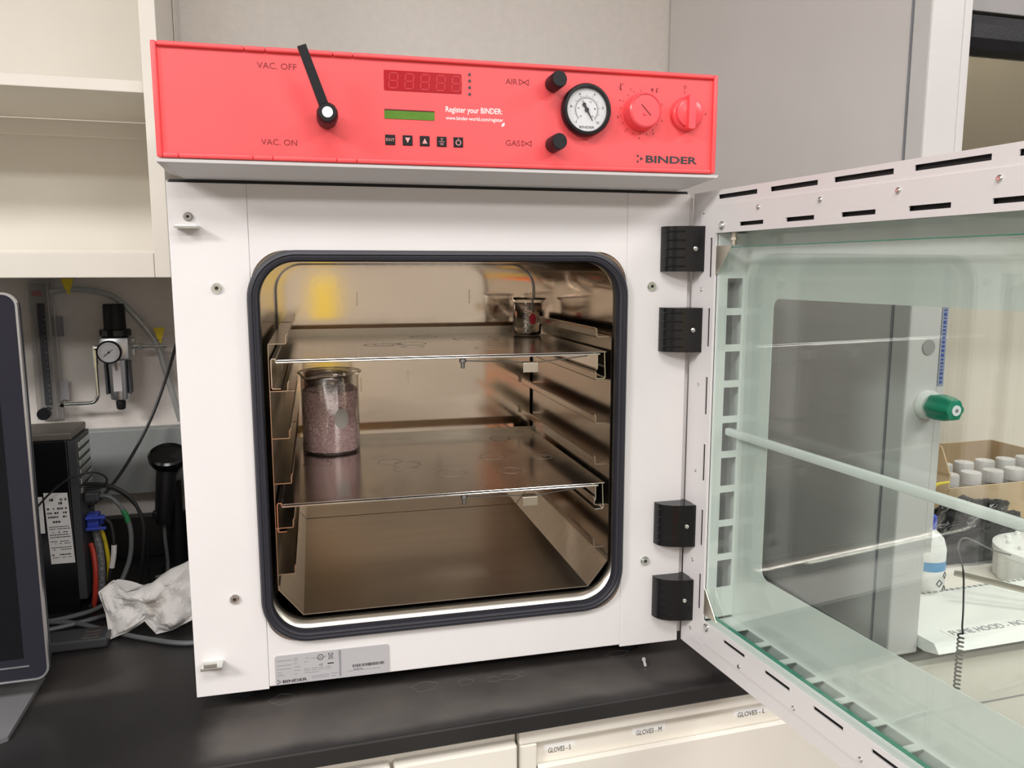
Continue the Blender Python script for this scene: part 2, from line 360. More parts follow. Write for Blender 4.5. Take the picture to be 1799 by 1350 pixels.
for nm, px0, px1, zt in (('GLOVES - S', .0355, .0785, H-.0360), ('GLOVES - M', .1595, .2085, H-.0335), ('GLOVES - L', .3130, .3680, H-.0335)):
    lab = MB().box(px0, px1, -.0806, -.0796, zt-.0165, zt, .0).build('label', M['label'], d1)
    text('lettering', nm, px0+.006, px1-.006, zt-.0122, zt-.0052, -.0807, M['ink'], d1)
e, W, H = base_unit(-.90, -.101, 'beige base cabinet under the computer')
d = MB().box(.004, W-.004, -.096, -.0785, .12, H-.020, .003).build('door', M['beige'], e)

# upper cabinet on the left
CY = .335
wc = empty('wall_cabinet', (0, CY, .535)); tag(wc, 'open beige wall cabinet above the computer, with one shelf', 'cabinet')
def cb(n, x0, x1, y0, y1, z0, z1, bev=.001): return MB().box(x0, x1, y0-CY, y1-CY, z0-.535, z1-.535, bev).build(n, M['beige'], wc)
cb('side_panel', -.058, -.0385, .3355, .648, .536, 1.70); cb('side_panel', -1.0, -.98, .3355, .648, .536, 1.70)
cb('stile', -.0600, -.0380, CY-.012, CY, .535, 1.70); cb('stile', -1.0, -.978, CY-.012, CY, .535, 1.70)
cb('bottom_rail', -.977, -.0605, CY-.012, CY, .535, .571); cb('bottom_panel', -.979, -.059, CY+.001, .648, .537, .5755)
cb('back_panel', -.979, -.059, .636, .648, .577, 1.70); cb('top_panel', -.979, -.059, CY+.001, .635, 1.68, 1.70)
cb('shelf', -.9785, -.0595, CY+.004, .60, .803, .820); cb('shelf', -.9785, -.0595, CY+.004, .60, 1.20, 1.217)
cb('shelf_lip', -.9785, -.0595, .60, .604, .775, .802)
cb('filler_strip', -.0378, -.0365, .56, .648, .536, 1.70)

# grey raceway along the wall
rw = MB().box(-2.4, .90, .618, .6495, .1285, .252, .002).build('cable_raceway', M['grey']); tag(rw, 'grey metal raceway on the wall behind the computer', 'raceway')

# ------------------------------------------------------------------ vacuum oven (own frame, turned a little on the bench)
OA = -math.radians(2.46)
OV = empty('vacuum_oven', (0, 0, 0), OA)
tag(OV, 'white vacuum oven with red control panel and open glass door on the bench', 'oven')
Wd = .634
def pv(n, mb, m, parent=OV, smooth=False): return mb.build(n, m, parent, smooth)
for x in (.05, .584):
    for y in (.06, .5): pv('foot', MB().cyl((x, y, 0), 'Z', .018, .031, 20), M['black'])
pv('side_panel', MB().box(0, .0015, .0015, .55, .031, .645), M['white']); pv('side_panel', MB().box(Wd-.0015, Wd, .0015, .55, .031, .645), M['white'])
pv('back_panel', MB().box(.0016, Wd-.0016, .548, .55, .031, .645), M['white']); pv('bottom_panel', MB().box(.0016, Wd-.0016, .003, .547, .031, .0325), M['white'])
# front: two side plates, a top and a bottom plate around the opening
HX0, HX1, HZ0, HZ1, HR = .085, .548, .0885, .5685, .040
pv('front_plate', MB().box(0, HX0-.0002, -.0015, .0012, .030, .6428, .0006), M['white'])
pv('front_plate', MB().box(HX1+.0002, Wd, -.0015, .0012, .030, .6428, .0006), M['white'])
def arc(cx, cz, r, a0, a1, n=10): return [(cx+r*math.cos(math.radians(a0+(a1-a0)*k/n)), cz+r*math.sin(math.radians(a0+(a1-a0)*k/n))) for k in range(n+1)]
top = [(HX0, HZ1-HR)]+arc(HX0+HR, HZ1-HR, HR, 180, 90)[1:]+arc(HX1-HR, HZ1-HR, HR, 90, 0)+[(HX1, .6428), (HX0, .6428)]
bot = [(HX0, .0335), (HX1, .0335)]+arc(HX1-HR, HZ0+HR, HR, 0, -90)+arc(HX0+HR, HZ0+HR, HR, 270, 180)
pv('front_plate', MB().prism(top, XZ, -.0008, .0012), M['white']); pv('front_plate', MB().prism(bot, XZ, -.0008, .0012), M['white'])
# steel flange, gasket, chamber
CX0, CX1, CZ0, CZ1, CR, CYB = .0935, .5375, .1095, .5565, .045, .41
pv('flange', MB().prism(rrect(.06, .573, .068, .592, .03), XZ, .0015, .004, [rrect(CX0-.015, CX1+.015, CZ0-.015, CZ1+.015, CR+.015, 12)]), M['brown'])
loop = rrect(CX0, CX1, CZ0, CZ1, CR, 12); n = len(loop)
LP = [(.015*(1-math.cos(math.radians(q))), .019-.015*math.sin(math.radians(q))) for q in range(0, 91, 9)]
mb = MB()
for w_, y_ in LP: mb.v += [(u, y_, v) for u, v in rrect(CX0-w_, CX1+w_, CZ0-w_, CZ1+w_, CR+w_, 12)]
n = len(loop)
for i in range(len(LP)-1): mb.f += [(i*n+k, i*n+(k+1) % n, (i+1)*n+(k+1) % n, (i+1)*n+k) for k in range(n)]
pv('chamber_lip', mb, M['liplustre'], smooth=True)
mb = MB(); mb.add([(u, .019, v) for u, v in loop]+[(u, CYB, v) for u, v in loop]+[(u, .019, v) for u, v in rrect(CX0-.001, CX1+.001, CZ0-.001, CZ1+.001, CR, 12)]+[(u, CYB, v) for u, v in rrect(CX0-.001, CX1+.001, CZ0-.001, CZ1+.001, CR, 12)],
    [(k, (k+1) % n, n+(k+1) % n, n+k) for k in range(n)]+[(2*n+k, 2*n+(k+1) % n, 3*n+(k+1) % n, 3*n+k) for k in range(n)]+[(k, (k+1) % n, 2*n+(k+1) % n, 2*n+k) for k in range(n)])
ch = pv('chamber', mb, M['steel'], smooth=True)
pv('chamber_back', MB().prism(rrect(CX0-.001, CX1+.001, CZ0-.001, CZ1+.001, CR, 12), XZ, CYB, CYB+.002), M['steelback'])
pv('weld_bead', MB().tube([(u, CYB-.0005, v) for u, v in rrect(CX0+.001, CX1-.001, CZ0+.001, CZ1-.001, CR-.001, 10)]+[(CX1-.001, CYB-.0005, CZ1-CR)], .0016, 6, smooth=False), M['zincdark'], smooth=True)
# spot-weld marks and pin on the back
for x, z in ((.226, .497), (.229, .35), (.42, .50), (.31, .36)):
    pv('mark', MB().box(x-.0012, x+.0012, CYB-.0006, CYB-.0001, z-.012, z+.012), M['clip'])
def ring(path, prof):  # sweep profile (offset outward, y) along rounded rect path (centre lines given as inner rect function)
    m = MB(); k = len(prof); rings = [[(u, y, v) for u, v in path(w_)] for w_, y in prof]; n = len(rings[0])
    vs = [q for r in rings for q in r]; fs = []
    for i in range(k):
        j = (i+1) % k
        for t in range(n): fs.append((i*n+t, i*n+(t+1) % n, j*n+(t+1) % n, j*n+t))
    return m.add(vs, fs)
gp = lambda w_: rrect(.0868-w_, .5420+w_, .0962-w_, .5622+w_, .050+w_, 14)
pv('door_gasket', ring(gp, [(-.0068, .0014), (-.0068, -.006), (-.0052, -.0092), (-.0025, -.0102), (-.0012, -.0088), (.0002, -.0088), (.0016, -.0104), (.0046, -.0096), (.0066, -.0065), (.0068, .0014)]), M['rubber'], smooth=True)
# rack: side plates with rails, chamfered bottom tray
FY, BY = .011, .398
XL, XR = .1005, .5335
tray = [(XL, .158), (XL, .1515), (.1285, .1168), (.5055, .1168), (XR, .1515), (XR, .158)]
pv('tray', MB().sheet(tray, XZ, FY, .4085, .0012), M['floorsteel'])
RZ = (.458, .401, .343, .287, .231, .1715)
for side in (0, 1):
    X = XL if side == 0 else XR; sg = 1 if side == 0 else -1
    rk = pv('rack_side', MB().box(min(X, X-sg*.0009), max(X, X-sg*.0009), FY, BY, .152, RZ[0]), M['rack'])
    r0 = None
    for z in RZ:
        if r0 is None:
            prof = [(X, 0), (X+sg*.0195, 0), (X+sg*.021, .0015), (X+sg*.021, .0095), (X+sg*.0228, .0125)]
            r0 = MB().sheet([(a, b) for a, b in prof], XZ, FY, BY, .0013*sg).build('rail', M['rack'], rk); r0.location = (0, 0, z)
        else: cp(r0, (0, 0, z), rk)
# canopy, control housing
mb = MB(); y0, y1 = -.0765, .0
mb.add([(0.0025, y0, .6585), (.6335, y0, .6585), (.6335, .0, .6585), (.0025, .0, .6585), (.004, y0+.001, .6555), (.632, y0+.001, .6555), (.614, -.030, .6465), (.020, -.030, .6465), (.614, .0, .6465), (.020, .0, .6465), (.632, 0, .652), (.004, 0, .652)],
    [(0, 1, 2, 3), (0, 1, 5, 4), (4, 5, 6, 7), (7, 6, 8, 9), (1, 2, 10, 5), (5, 10, 8, 6), (0, 4, 11, 3), (4, 7, 9, 11)])
pv('canopy', mb, M['white'])
pv('control_housing', MB().box(.004, .630, -.066, .55, .659, .773, .002), M['white'])
pv('gap_shade', MB().box(.003, .631, .0013, .02, .6420, .6464), M['slotshade'])  # near-black strip painting the shade of the gap under the canopy
# red control panel
PY = -.070
cpn = pv('control_panel', MB().box(.0055, .6295, PY, -.0662, .6605, .7735, .0008), M['red'])
def bz(x0, x1, z0, z1): MB().box(x0, x1, PY-.0042, PY+.002, z0, z1, .0018, 3).build('bezel', M['red'], cpn, True)
bz(.0045, .0100, .6605, .7745); bz(.6252, .6305, .6605, .7745)
xs = [.0101, .0945, .1152, .1835, .2042, .6251]
for a, b in zip(xs, xs[1:]): bz(a+.0001, b-.0001, .7695, .7745)
xs = [.0101, .0255, .0985, .1185, .1845, .2055, .6251]
for a, b in zip(xs, xs[1:]): bz(a+.0001, b-.0001, .6605, .6655)
def tx(s_, x0, x1, z0, z1, m=M['print'], bold=0): return text('lettering', s_, x0, x1, z0, z1, PY, m, cpn, bold=bold)
tx('VAC. OFF', .1062, .1458, .7535, .7597); tx('VAC. ON', .1070, .1436, .6765, .6826)
tx('AIR', .3715, .3850, .7515, .7575); tx('GAS', .3715, .3882, .6848, .6910)
def valve_sym(x, z):
    m = MB()
    for a, b in (((x, z-.003), (x, z+.003)), ((x, z+.003), (x+.0108, z-.003)), ((x+.0108, z-.003), (x+.0108, z+.003)), ((x+.0108, z+.003), (x, z-.003))):
        d = (Vector(b)-Vector(a)).normalized()*.00035; nn = Vector((-d.y, d.x))
        m.prism([tuple(Vector(a)+nn), tuple(Vector(b)+nn), tuple(Vector(b)-nn), tuple(Vector(a)-nn)], XZ, PY-.0004, PY)
    m.build('valve_symbol', M['print'], cpn)
valve_sym(.3872, .7545); valve_sym(.3905, .6879)
tx('BINDER', .5415, .6078, .6712, .6796, M['ink'], .03)
def tri(pts, n='logo_mark', m=M['ink'], y=PY, par=cpn): MB().prism(pts, XZ, y-.0004, y).build(n, m, par)
tri([(.5305, .6770), (.5305, .6805), (.5335, .6788)]); tri([(.5345, .6735), (.5345, .6778), (.5385, .6756)]); tri([(.5305, .6705), (.5305, .6740), (.5335, .6722)])
tx('Register your BINDER:', .3035, .3675, .7165, .7245, M['white_print'], .010); tx('www.binder-world.com/register', .3035, .3685, .7090, .7144, M['white_print'], .006)
MB().prism([(.3668, .7052), (.3672, .7082), (.3700, .7098), (.3704, .7076), (.3690, .7056)], XZ, PY-.0004, PY).build('leaf_mark', M['white_print'], cpn)
# LED display
dp = MB().prism(rrect(.2365, .3215, .7382, .7592, .0015, 3), XZ, PY-.0006, PY+.001).build('led_display', M['dred'], cpn)
for i in range(5):
    x = .2415+i*.0172; m = MB(); sk = .0012; wv, hh = .0092, .0155; zb = .7408
    def sgm(a, b): 
        (xa, za), (xb, zb_) = a, b
        f = lambda X_, Z_: (x+X_+sk*Z_/hh, zb+Z_)
        if abs(za-zb_) < 1e-6: P = [f(xa+.0008, za-.0006), f(xb-.0008, za-.0006), f(xb-.0008, za+.0006), f(xa+.0008, za+.0006)]
        else: P = [f(xa-.0006, za+.0008), f(xa+.0006, za+.0008), f(xa+.0006, zb_-.0008), f(xa-.0006, zb_-.0008)]
        m.prism(P, XZ, PY-.0009, PY-.0006)
    h2 = hh/2
    for sg_ in (((0, 0), (wv, 0)), ((0, h2), (wv, h2)), ((0, hh), (wv, hh)), ((0, 0), (0, h2)), ((wv, 0), (wv, h2)), ((0, h2), (0, hh)), ((wv, h2), (wv, hh))): sgm(*sg_)
    m.build('digit', M['seg'], dp)
lc = MB().prism(rrect(.2362, .2910, .7086, .7186, .0012, 3), XZ, PY-.0006, PY+.001).build('text_display', M['lcd'], cpn)
MB().prism([(.2362, .7176), (.2910, .7176), (.2905, .7187), (.2368, .7187)], XZ, PY-.0012, PY).build('display_shade', M['print'], lc)
for z in (.7594, .7526, .7456, .7385): MB().cyl((.3305, PY-.0008, z), 'Y', .0016, .001, 14).build('indicator_led', M['dgrey'], cpn)
# keys
KX = (.2420, .2609, .2797, .2986, .3172); KZ = .6864
for i, x in enumerate(KX):
    k = MB().box(x-.0054, x+.0054, PY-.0010, PY+.001, KZ-.0054, KZ+.0054, .0004).build('key', M['black'], cpn)
    kw = M['redmark2'] if 'redmark2' in M else M.setdefault('redmark2', mat('key print', (.75, .34, .33), .5))
    y = PY-.0010
    if i == 0: text('lettering', 'EXIT', x-.0045, x+.0045, KZ-.0015, KZ+.0015, y, kw, k)
    if i == 1: MB().prism([(x-.0028, KZ+.0028), (x, KZ-.0028), (x+.0028, KZ+.0028)], XZ, y-.0004, y).build('symbol', kw, k)
    if i == 2: MB().prism([(x-.0028, KZ-.0028), (x+.0028, KZ-.0028), (x, KZ+.0028)], XZ, y-.0004, y).build('symbol', kw, k)
    if i == 3:
        text('lettering', 'X', x-.0014, x+.0014, KZ+.0012, KZ+.0040, y, kw, k); text('lettering', 'W', x-.0020, x+.0020, KZ-.0042, KZ-.0014, y, kw, k)
        MB().box(x-.003, x+.003, y-.0004, y, KZ-.0003, KZ+.0001).build('symbol', kw, k)
    if i == 4:
        out = arc(x, KZ-.0004, .0031, 115, 425, 24)+arc(x, KZ-.0004, .0023, 425, 115, 24); MB().prism(out, XZ, y-.0004, y).prism([(x-.0004, KZ+.001), (x+.0004, KZ+.001), (x+.0004, KZ+.0042), (x-.0004, KZ+.0042)], XZ, y-.0004, y).build('symbol', kw, k)
# valve knobs
for x, z in ((.4262, .7542), (.4268, .6877)):
    MB().lathe([(.0088, 0), (.0092, -.002), (.0090, -.026), (.0080, -.0285)], (x, PY, z), 'Y', 32).build('valve_knob', M['black'], cpn, True)
# gauge
GX, GZ, GY = .4640, .7262, PY
g = MB().lathe([(.0275, 0), (.0290, -.004), (.0290, -.011), (.0275, -.0140), (.0250, -.0145), (.0240, -.0128), (.0238, -.009), (.0238, 0)], (GX, GY, GZ), 'Y', 56).build('pressure_gauge', M['black'], cpn, True)
dl = MB().cyl((GX, GY-.0095, GZ), 'Y', .0239, .003, 56).build('dial', M['dial'], g)
yd = GY-.0095
def tick(cx, cz, a, r0, r1, wd, m):
    d = Vector((math.cos(a), math.sin(a))); nn = Vector((-d.y, d.x))*wd; c = Vector((cx, cz))
    m.prism([tuple(c+d*r0+nn), tuple(c+d*r1+nn), tuple(c+d*r1-nn), tuple(c+d*r0-nn)], XZ, yd-.0003, yd)
m = MB()
for k in range(41):
    a = math.radians(225-k*270/40); tick(GX, GZ, a, .0128, .0150 if k % 4 else .0165, .00012, m)
m.prism(arc(GX, GZ, .0131, 225, -45, 40)+arc(GX, GZ, .0128, -45, 225, 40), XZ, yd-.0003, yd)
m.build('scale_ticks', M['ink'], g)
for k, s_ in enumerate(('-1', '.8', '.6', '.4', '.2', '0')):
    a = math.radians(225-k*54); cx, cz = GX+.0192*math.cos(a), GZ+.0192*math.sin(a); text('lettering', s_, cx-.0015, cx+.0015, cz-.0013, cz+.0013, yd, M['ink'], g)
for k in range(6):
    a = math.radians(225-k*54); cx, cz = GX+.0100*math.cos(a), GZ+.0100*math.sin(a); text('lettering', ('30', '24', '18', '12', '6', '0')[k], cx-.0011, cx+.0011, cz-.001, cz+.001, yd, M['ink'], g)
text('lettering', 'BINDER', GX-.0085, GX+.0095, GZ-.0205, GZ-.0178, yd, M['ink'], g)
nd = MB(); ca = math.radians(-60); d = Vector((math.cos(ca), math.sin(ca))); nn = Vector((-d.y, d.x)); c = Vector((GX, GZ))
nd.prism([tuple(c-d*.006+nn*.0014), tuple(c+d*.014+nn*.0003), tuple(c+d*.014-nn*.0003), tuple(c-d*.006-nn*.0014)], XZ, yd-.0016, yd-.001)
nd.cyl((GX, yd-.002, GZ), 'Y', .0024, .002, 20); tl = c-d*.0065; nd.cyl((tl.x, yd-.0017, tl.y), 'Y', .0021, .0008, 20)
nd.build('needle', M['ink'], g)
MB().cyl((GX, GY-.0135, GZ), 'Y', .0243, .0006, 48).build('glass_cover', glass('gauge glass', (.97, .97, .97), .04), g)
# thermostat dial
TX_, TZ_ = .5335, .7277
k = MB().lathe([(.0212, 0), (.0212, -.006), (.0196, -.016), (.0178, -.0175), (.0172, -.0165), (.0165, -.0165)], (TX_, PY, TZ_), 'Y', 48).build('thermostat_knob', M['redknob'], cpn, True)
MB().prism([(TX_-.0060, TZ_+.0058), (TX_-.0050, TZ_+.0068), (TX_+.0068, TZ_-.0052), (TX_+.0058, TZ_-.0062)], XZ, PY-.0168, PY-.0163).build('slot', M['print'], k)
MB().cyl((TX_-.001, PY-.0180, TZ_-.0040), 'Y', .0017, .0015, 14).build('stop_pin', M['redknob'], k)
m = MB()
for q in range(17):
    a = math.radians(70-q*320/16-20); d = Vector((math.cos(a), math.sin(a))); nn = Vector((-d.y, d.x))*.00022; c = Vector((TX_, TZ_))
    m.prism([tuple(c+d*.0238+nn), tuple(c+d*.0256+nn), tuple(c+d*.0256-nn), tuple(c+d*.0238-nn)], XZ, PY-.0004, PY)
m.build('scale_ticks', M['print'], cpn)
for q in range(9):
    a = math.radians(80-q*38-20); cx, cz = TX_+.0286*math.cos(a), TZ_+.0286*math.sin(a)
    tx(str(q+2), cx-.0009, cx+.0009, cz-.0013, cz+.0013)
def thermo(x, z, s=1, slash=True):
    m = MB().cyl((x, PY-.0004, z-.0035*s), 'Y', .0013*s, .0004, 14).prism([(x-.0005*s, z-.0035*s), (x+.0005*s, z-.0035*s), (x+.0005*s, z+.0035*s), (x-.0005*s, z+.0035*s)], XZ, PY-.0004, PY)
    if slash: m.prism([(x-.003*s, z-.0018*s), (x-.0027*s, z-.0022*s), (x+.0042*s, z+.0030*s), (x+.0039*s, z+.0034*s)], XZ, PY-.0004, PY)
    m.build('thermometer_symbol', M['print'], cpn)
thermo(.5085, .7565); thermo(.5535, .7545, .7); MB().cyl((.5478, PY-.0004, .7545), 'Y', .0016, .0004, 14).build('dot', M['print'], cpn)
# main switch
SX, SZ = .5915, .7285
k = MB().lathe([(.0198, 0), (.0198, -.003), (.0188, -.006), (.0175, -.007)], (SX, PY, SZ), 'Y', 40).build('main_switch', M['redknob'], cpn, True)
MB().prism(rrect(SX-.0043, SX+.0043, SZ-.0190, SZ+.0200, .0020, 4), XZ, PY-.0175, PY-.005).build('grip', M['redknob'], k)
for sg in (-1, 1):
    MB().lathe([(.0165, -.0065), (.0158, -.011), (.0120, -.0125), (.0001, -.0128)], (SX, PY, SZ), 'Y', 32).build('crown', M['redknob'], k, True) if sg == 1 else None
m = MB().prism(arc(.5893, .7592, .0018, 0, 360, 18)[:-1], XZ, PY-.0004, PY, [arc(.5893, .7592, .0014, 0, 360, 18)[:-1]]).prism([(.5891, .7515), (.5895, .7515), (.5895, .7555), (.5891, .7555)], XZ, PY-.0004, PY)
m.prism([(.6145, .7295), (.6160, .7295), (.6160, .7299), (.6145, .7299)], XZ, PY-.0004, PY).prism([(.6172, .7280), (.6176, .7280), (.6176, .7318), (.6172, .7318)], XZ, PY-.0004, PY).build('switch_marks', M['print'], cpn)
# vacuum lever
lv = MB().lathe([(.0095, 0), (.0108, -.004), (.0112, -.030), (.0105, -.038), (.0088, -.0415)], (.1752, PY, .7050), 'Y', 12).build('vacuum_lever', M['black'], cpn, True)
MB().cyl((.1752, PY-.0425, .7050), 'Y', .0054, .0012, 24).build('cap', M['white_print'], lv)
a = Vector((.1718, .7135)); b = Vector((.1520, .7685)); d = (b-a).normalized(); nn = Vector((-d.y, d.x))*.0047
m = MB().add([(a.x+nn.x, PY-.039, a.y+nn.y), (a.x-nn.x, PY-.039, a.y-nn.y), (b.x-nn.x*.95, PY-.042, b.y-nn.y*.95), (b.x+nn.x*.95, PY-.042, b.y+nn.y*.95),
              (a.x+nn.x, PY-.028, a.y+nn.y), (a.x-nn.x, PY-.028, a.y-nn.y), (b.x-nn.x*.95, PY-.036, b.y-nn.y*.95), (b.x+nn.x*.95, PY-.036, b.y+nn.y*.95)],
             [(0, 1, 2, 3), (4, 5, 6, 7), (0, 1, 5, 4), (1, 2, 6, 5), (2, 3, 7, 6), (3, 0, 4, 7)])
m.build('arm', M['black'], lv)
# screws and latch brackets on the front
def screw(name, x, z, r, m, par=OV, y=-.0016, h=.003, axis=(0, -1, 0)):
    s = MB().lathe([(r, 0), (r*.96, h*.5), (r*.75, h), (r*.34, h), (r*.30, h*.5)], (x, y, z), axis, 20).build(name, m, par, True); return s
def sockets(par, x, z, r, y): MB().lathe([(r*.32, 0), (r*.32, .0001)], (x, y, z), (0, -1, 0), 6).build('socket', M['slotshade'], par)
for x, z in ((.0478, .5253), (.5829, .5245), (.0495, .1515), (.5826, .1512)):
    s = screw('screw', x, z, .0066, M['chrome']); sockets(s, x, z, .0066, -.0032)
s = screw('screw', .0213, .6052, .0052, M['zincdark']); sockets(s, .0213, .6052, .0052, -.0032)
for z in (.5935, .0735):
    b = MB().box(.0085, .0330, -.020, -.0016, z-.0018, z+.0018, .0008).build('latch_bracket', M['chrome'], OV)
    if z < .3: MB().box(.0125, .0275, -.0205, -.0165, z+.0018, z+.0070, .0008).build('tongue', M['chrome'], b)
# rating plate
rp = MB().prism(rrect(.0925, .2325, .0340, .0722, .0035, 4), XZ, -.0024, -.0010).build('rating_plate', M['gauge_grey'], OV)
ry = -.0024
MB().box(.170, .1725, ry-.0003, ry, .0365, .0718).build('plate_stripe', M['inkgrey'], rp)
text('lettering', 'BINDER', .1010, .1305, .0362, .0400, ry, M['ink'], rp, bold=.02)
tri([(.0950, .0392), (.0950, .0412), (.0967, .0402)], y=ry, par=rp); tri([(.0970, .0372), (.0970, .0392), (.0990, .0382)], y=ry, par=rp); tri([(.0950, .0352), (.0950, .0372), (.0967, .0362)], y=ry, par=rp)
m = MB(); rng = random.Random(3)
for x0, x1, z in ((.095, .113, .0655), (.115, .120, .0668), (.115, .120, .0640), (.095, .113, .0592), (.115, .119, .0598), (.095, .112, .0545), (.115, .123, .0555), (.115, .123, .0510), (.095, .100, .0500), (.095, .103, .0465), (.115, .119, .0462), (.1275, .1315, .0610), (.1295, .1335, .0655), (.136, .141, .0650), (.127, .134, .0515), (.136, .143, .0515), (.1445, .1515, .0515), (.153, .160, .0515), (.127, .134, .0490), (.136, .143, .0490), (.1445, .1515, .0490), (.153, .160, .0490), (.127, .145, .0462), (.136, .158, .0410), (.136, .157, .0385), (.160, .172, .0420), (.160, .166, .0385), (.180, .222, .0420)):
    x = x0
    while x < x1: q = rng.uniform(.0006, .0016); m.box(x, min(x+q, x1), ry-.0002, ry, z-.0004, z+.0004); x += q+.0003
m.build('fine_print', M['inkgrey'], rp)
m = MB(); x = .187
while x < .2265: q = rng.choice((.0004, .0007, .0012)); m.box(x, x+q, ry-.0002, ry, .0462, .0500); x += q+rng.choice((.0004, .0008))
m.build('barcode', M['ink'], rp)
text('lettering', 'Serial No.', .188, .1995, .0428, .0450, ry, M['ink'], rp)
MB().prism(arc(.1475, .0650, .0038, 0, 360, 24)[:-1], XZ, ry-.0003, ry, [arc(.1475, .0650, .0031, 0, 360, 24)[:-1]]).build('mark', M['ink'], rp)
text('lettering', 'UL', .1459, .1491, .0637, .0663, ry, M['ink'], rp); text('lettering', 'C', .1418, .1432, .0636, .0650, ry, M['ink'], rp); text('lettering', 'US', .1522, .1546, .0648, .0662, ry, M['ink'], rp)
text('lettering', 'CE', .1455, .1500, .0540, .0562, ry, M['ink'], rp)
m = MB().box(.1560, .1635, ry-.0003, ry, .0548, .0562)
for a, b in (((.1575, .0685), (.1582, .0615)), ((.1625, .0685), (.1618, .0615)), ((.1582, .0615), (.1618, .0615)), ((.1570, .0690), (.1632, .0610)), ((.1570, .0610), (.1632, .0690)), ((.1570, .0686), (.1630, .0686))):
    d = (Vector(b)-Vector(a)).normalized()*.00018; nn = Vector((-d.y, d.x)); m.prism([tuple(Vector(a)+nn), tuple(Vector(b)+nn), tuple(Vector(b)-nn), tuple(Vector(a)-nn)], XZ, ry-.0003, ry)
m.build('bin_symbol', M['ink'], rp)
pv('hinge_flange', MB().box(Wd+.0002, Wd+.0075, .004, .030, .040, .640, .001), M['white'])
# hinges
def hinge(z0, z1):
    P = [(.5945, .001), (.5945, -.003), (.5952, -.009), (.5980, -.0150), (.603, -.0200), (.610, -.0240), (.619, -.0270), (.629, -.0290), (.638, -.0302), (.6450, -.0310), (.6490, -.0295), (.6500, -.022), (.6425, -.008), (.6420, .001)]
    h = MB().prism(P, XY, z0, z1).build('hinge', M['blackgloss'], OV, True, angle=40)
    for k in range(5):
        zz = z0+(z1-z0)*(.12+.19*k); MB().tube([(.5950, -.008, zz), (.5978, -.0148, zz), (.603, -.0200, zz), (.610, -.0240, zz), (.617, -.0265, zz)], .0010, 6).build('rib', M['blackgloss'], h, True)
    zz = (z0+z1)/2; MB().lathe([(.0030, 0), (.0028, .0010), (.0016, .0016), (.001, .0008)], (.6300, -.0290, zz), Vector((-.12, -.99, 0)), 16).build('pin', M['chrome'], h, True)
for z0, z1 in ((.5435, .6010), (.4395, .4970), (.1760, .2335), (.0715, .1290)): hinge(z0, z1)

# door: local x along the door from the hinge, y away from the oven, z up
door = None
DX0, DX1, DZ0, DZ1 = -.0095, .622, .0305, .6435
IX0, IX1, IZ0, IZ1 = .048, .565, .083, .591          # inner opening
GZ0_, GZ1_ = .0515, .6255                             # step between outer rim and inner strips
S1 = [(.0452+.0998*k, .1214+.0998*k) for k in range(5)]
S2 = [(.0919+.0835*k, .1366+.0835*k) for k in range(6)]
VS = [(.5366-.0885*k, .5856-.0885*k) for k in range(6)]
def rc(x0, x1, z0, z1): return [(x0, z0), (x1, z0), (x1, z1), (x0, z1)]
mb = MB()
mb.prism(rc(DX0, DX1, DZ0, DZ1), XZ, .0015, .003, [rc(IX0-.004, IX1+.004, IZ0-.004, IZ1+.004)]+[rc(a, b, .6325, .6378) for a, b in S1]+[rc(a-.001, b+.001, .5968, .6028) for a, b in S2]+[rc(a-.001, b+.001, .0710, .0772) for a, b in S2]+[rc(.0300, .0410, a-.001, b+.001) for a, b in VS])
for a in ((DX0, DX1, .003, .056, DZ1-.0015, DZ1), (DX0, DX1, .003, .056, DZ0, DZ0+.0015), (DX0, DX0+.0015, .003, .056, DZ0+.0016, DZ1-.0016), (DX1-.0015, DX1, .003, .056, DZ0+.0016, DZ1-.0016)): mb.box(*a)
door = mb.build('door', M['white'], OV); door.location = (.640, -.010, 0); door.rotation_euler = (0, 0, math.radians(276))
tag(door, 'open oven door, white slotted frame with two glass panes')
# inner strips with slots (top, bottom, stiles)
MB().prism(rc(IX0-.004, IX1+.004, IZ1, GZ1_), XZ, 0, .0015, [rc(a, b, .5975, .6022) for a, b in S2]).build('top_strip', M['white'], door)
MB().prism(rc(IX0-.004, IX1+.004, GZ0_, IZ0), XZ, 0, .0015, [rc(a, b, .0718, .0765) for a, b in S2]).build('bottom_strip', M['white'], door)
st = MB().prism(rc(.0105, IX0-.0042, .046, .6255), XZ, 0, .0015, [rc(.0322, .0368, a, b) for a, b in VS]).build('stile_strip', M['white'], door)
MB().prism(rc(IX1+.0042, .610, .046, .6255), XZ, 0, .0015, [rc(.588, .5915, a, b) for a, b in VS]).build('stile_strip', M['white'], door)
MB().box(.002, .62, .0065, .008, .5955, .640).box(.002, .62, .0065, .008, .035, .0785).box(.0, .0432, .0065, .008, .0786, .5954).build('slot_shade', M['slotshade'], door)  # near-black sheets painting the darkness inside the door slots
def dscrew(x, z, r, y=0):
    s = MB().lathe([(r, 0), (r*.92, r*.35), (r*.6, r*.6), (r*.2, r*.6), (.0001, r*.45)], (0, 0, 0), (0, -1, 0), 14).build('screw', M['chrome'], door, True); s.location = (x, y, z); return s
s0 = dscrew(.1271, .6170, .0032)
for k in range(5):
    if k: cp(s0, (.1271+.1012*k, 0, .6170), door)
    cp(s0, (.1271+.1012*k, 0, .0562), door)
s1 = dscrew(.0575, .5998, .0056); cp(s1, (.0545, 0, .0755), door)
s2 = dscrew(.0170, .6185, .0026)
for z in (.5205, .3966, .2812, .1564, .0588): cp(s2, (.0165, 0, z), door)
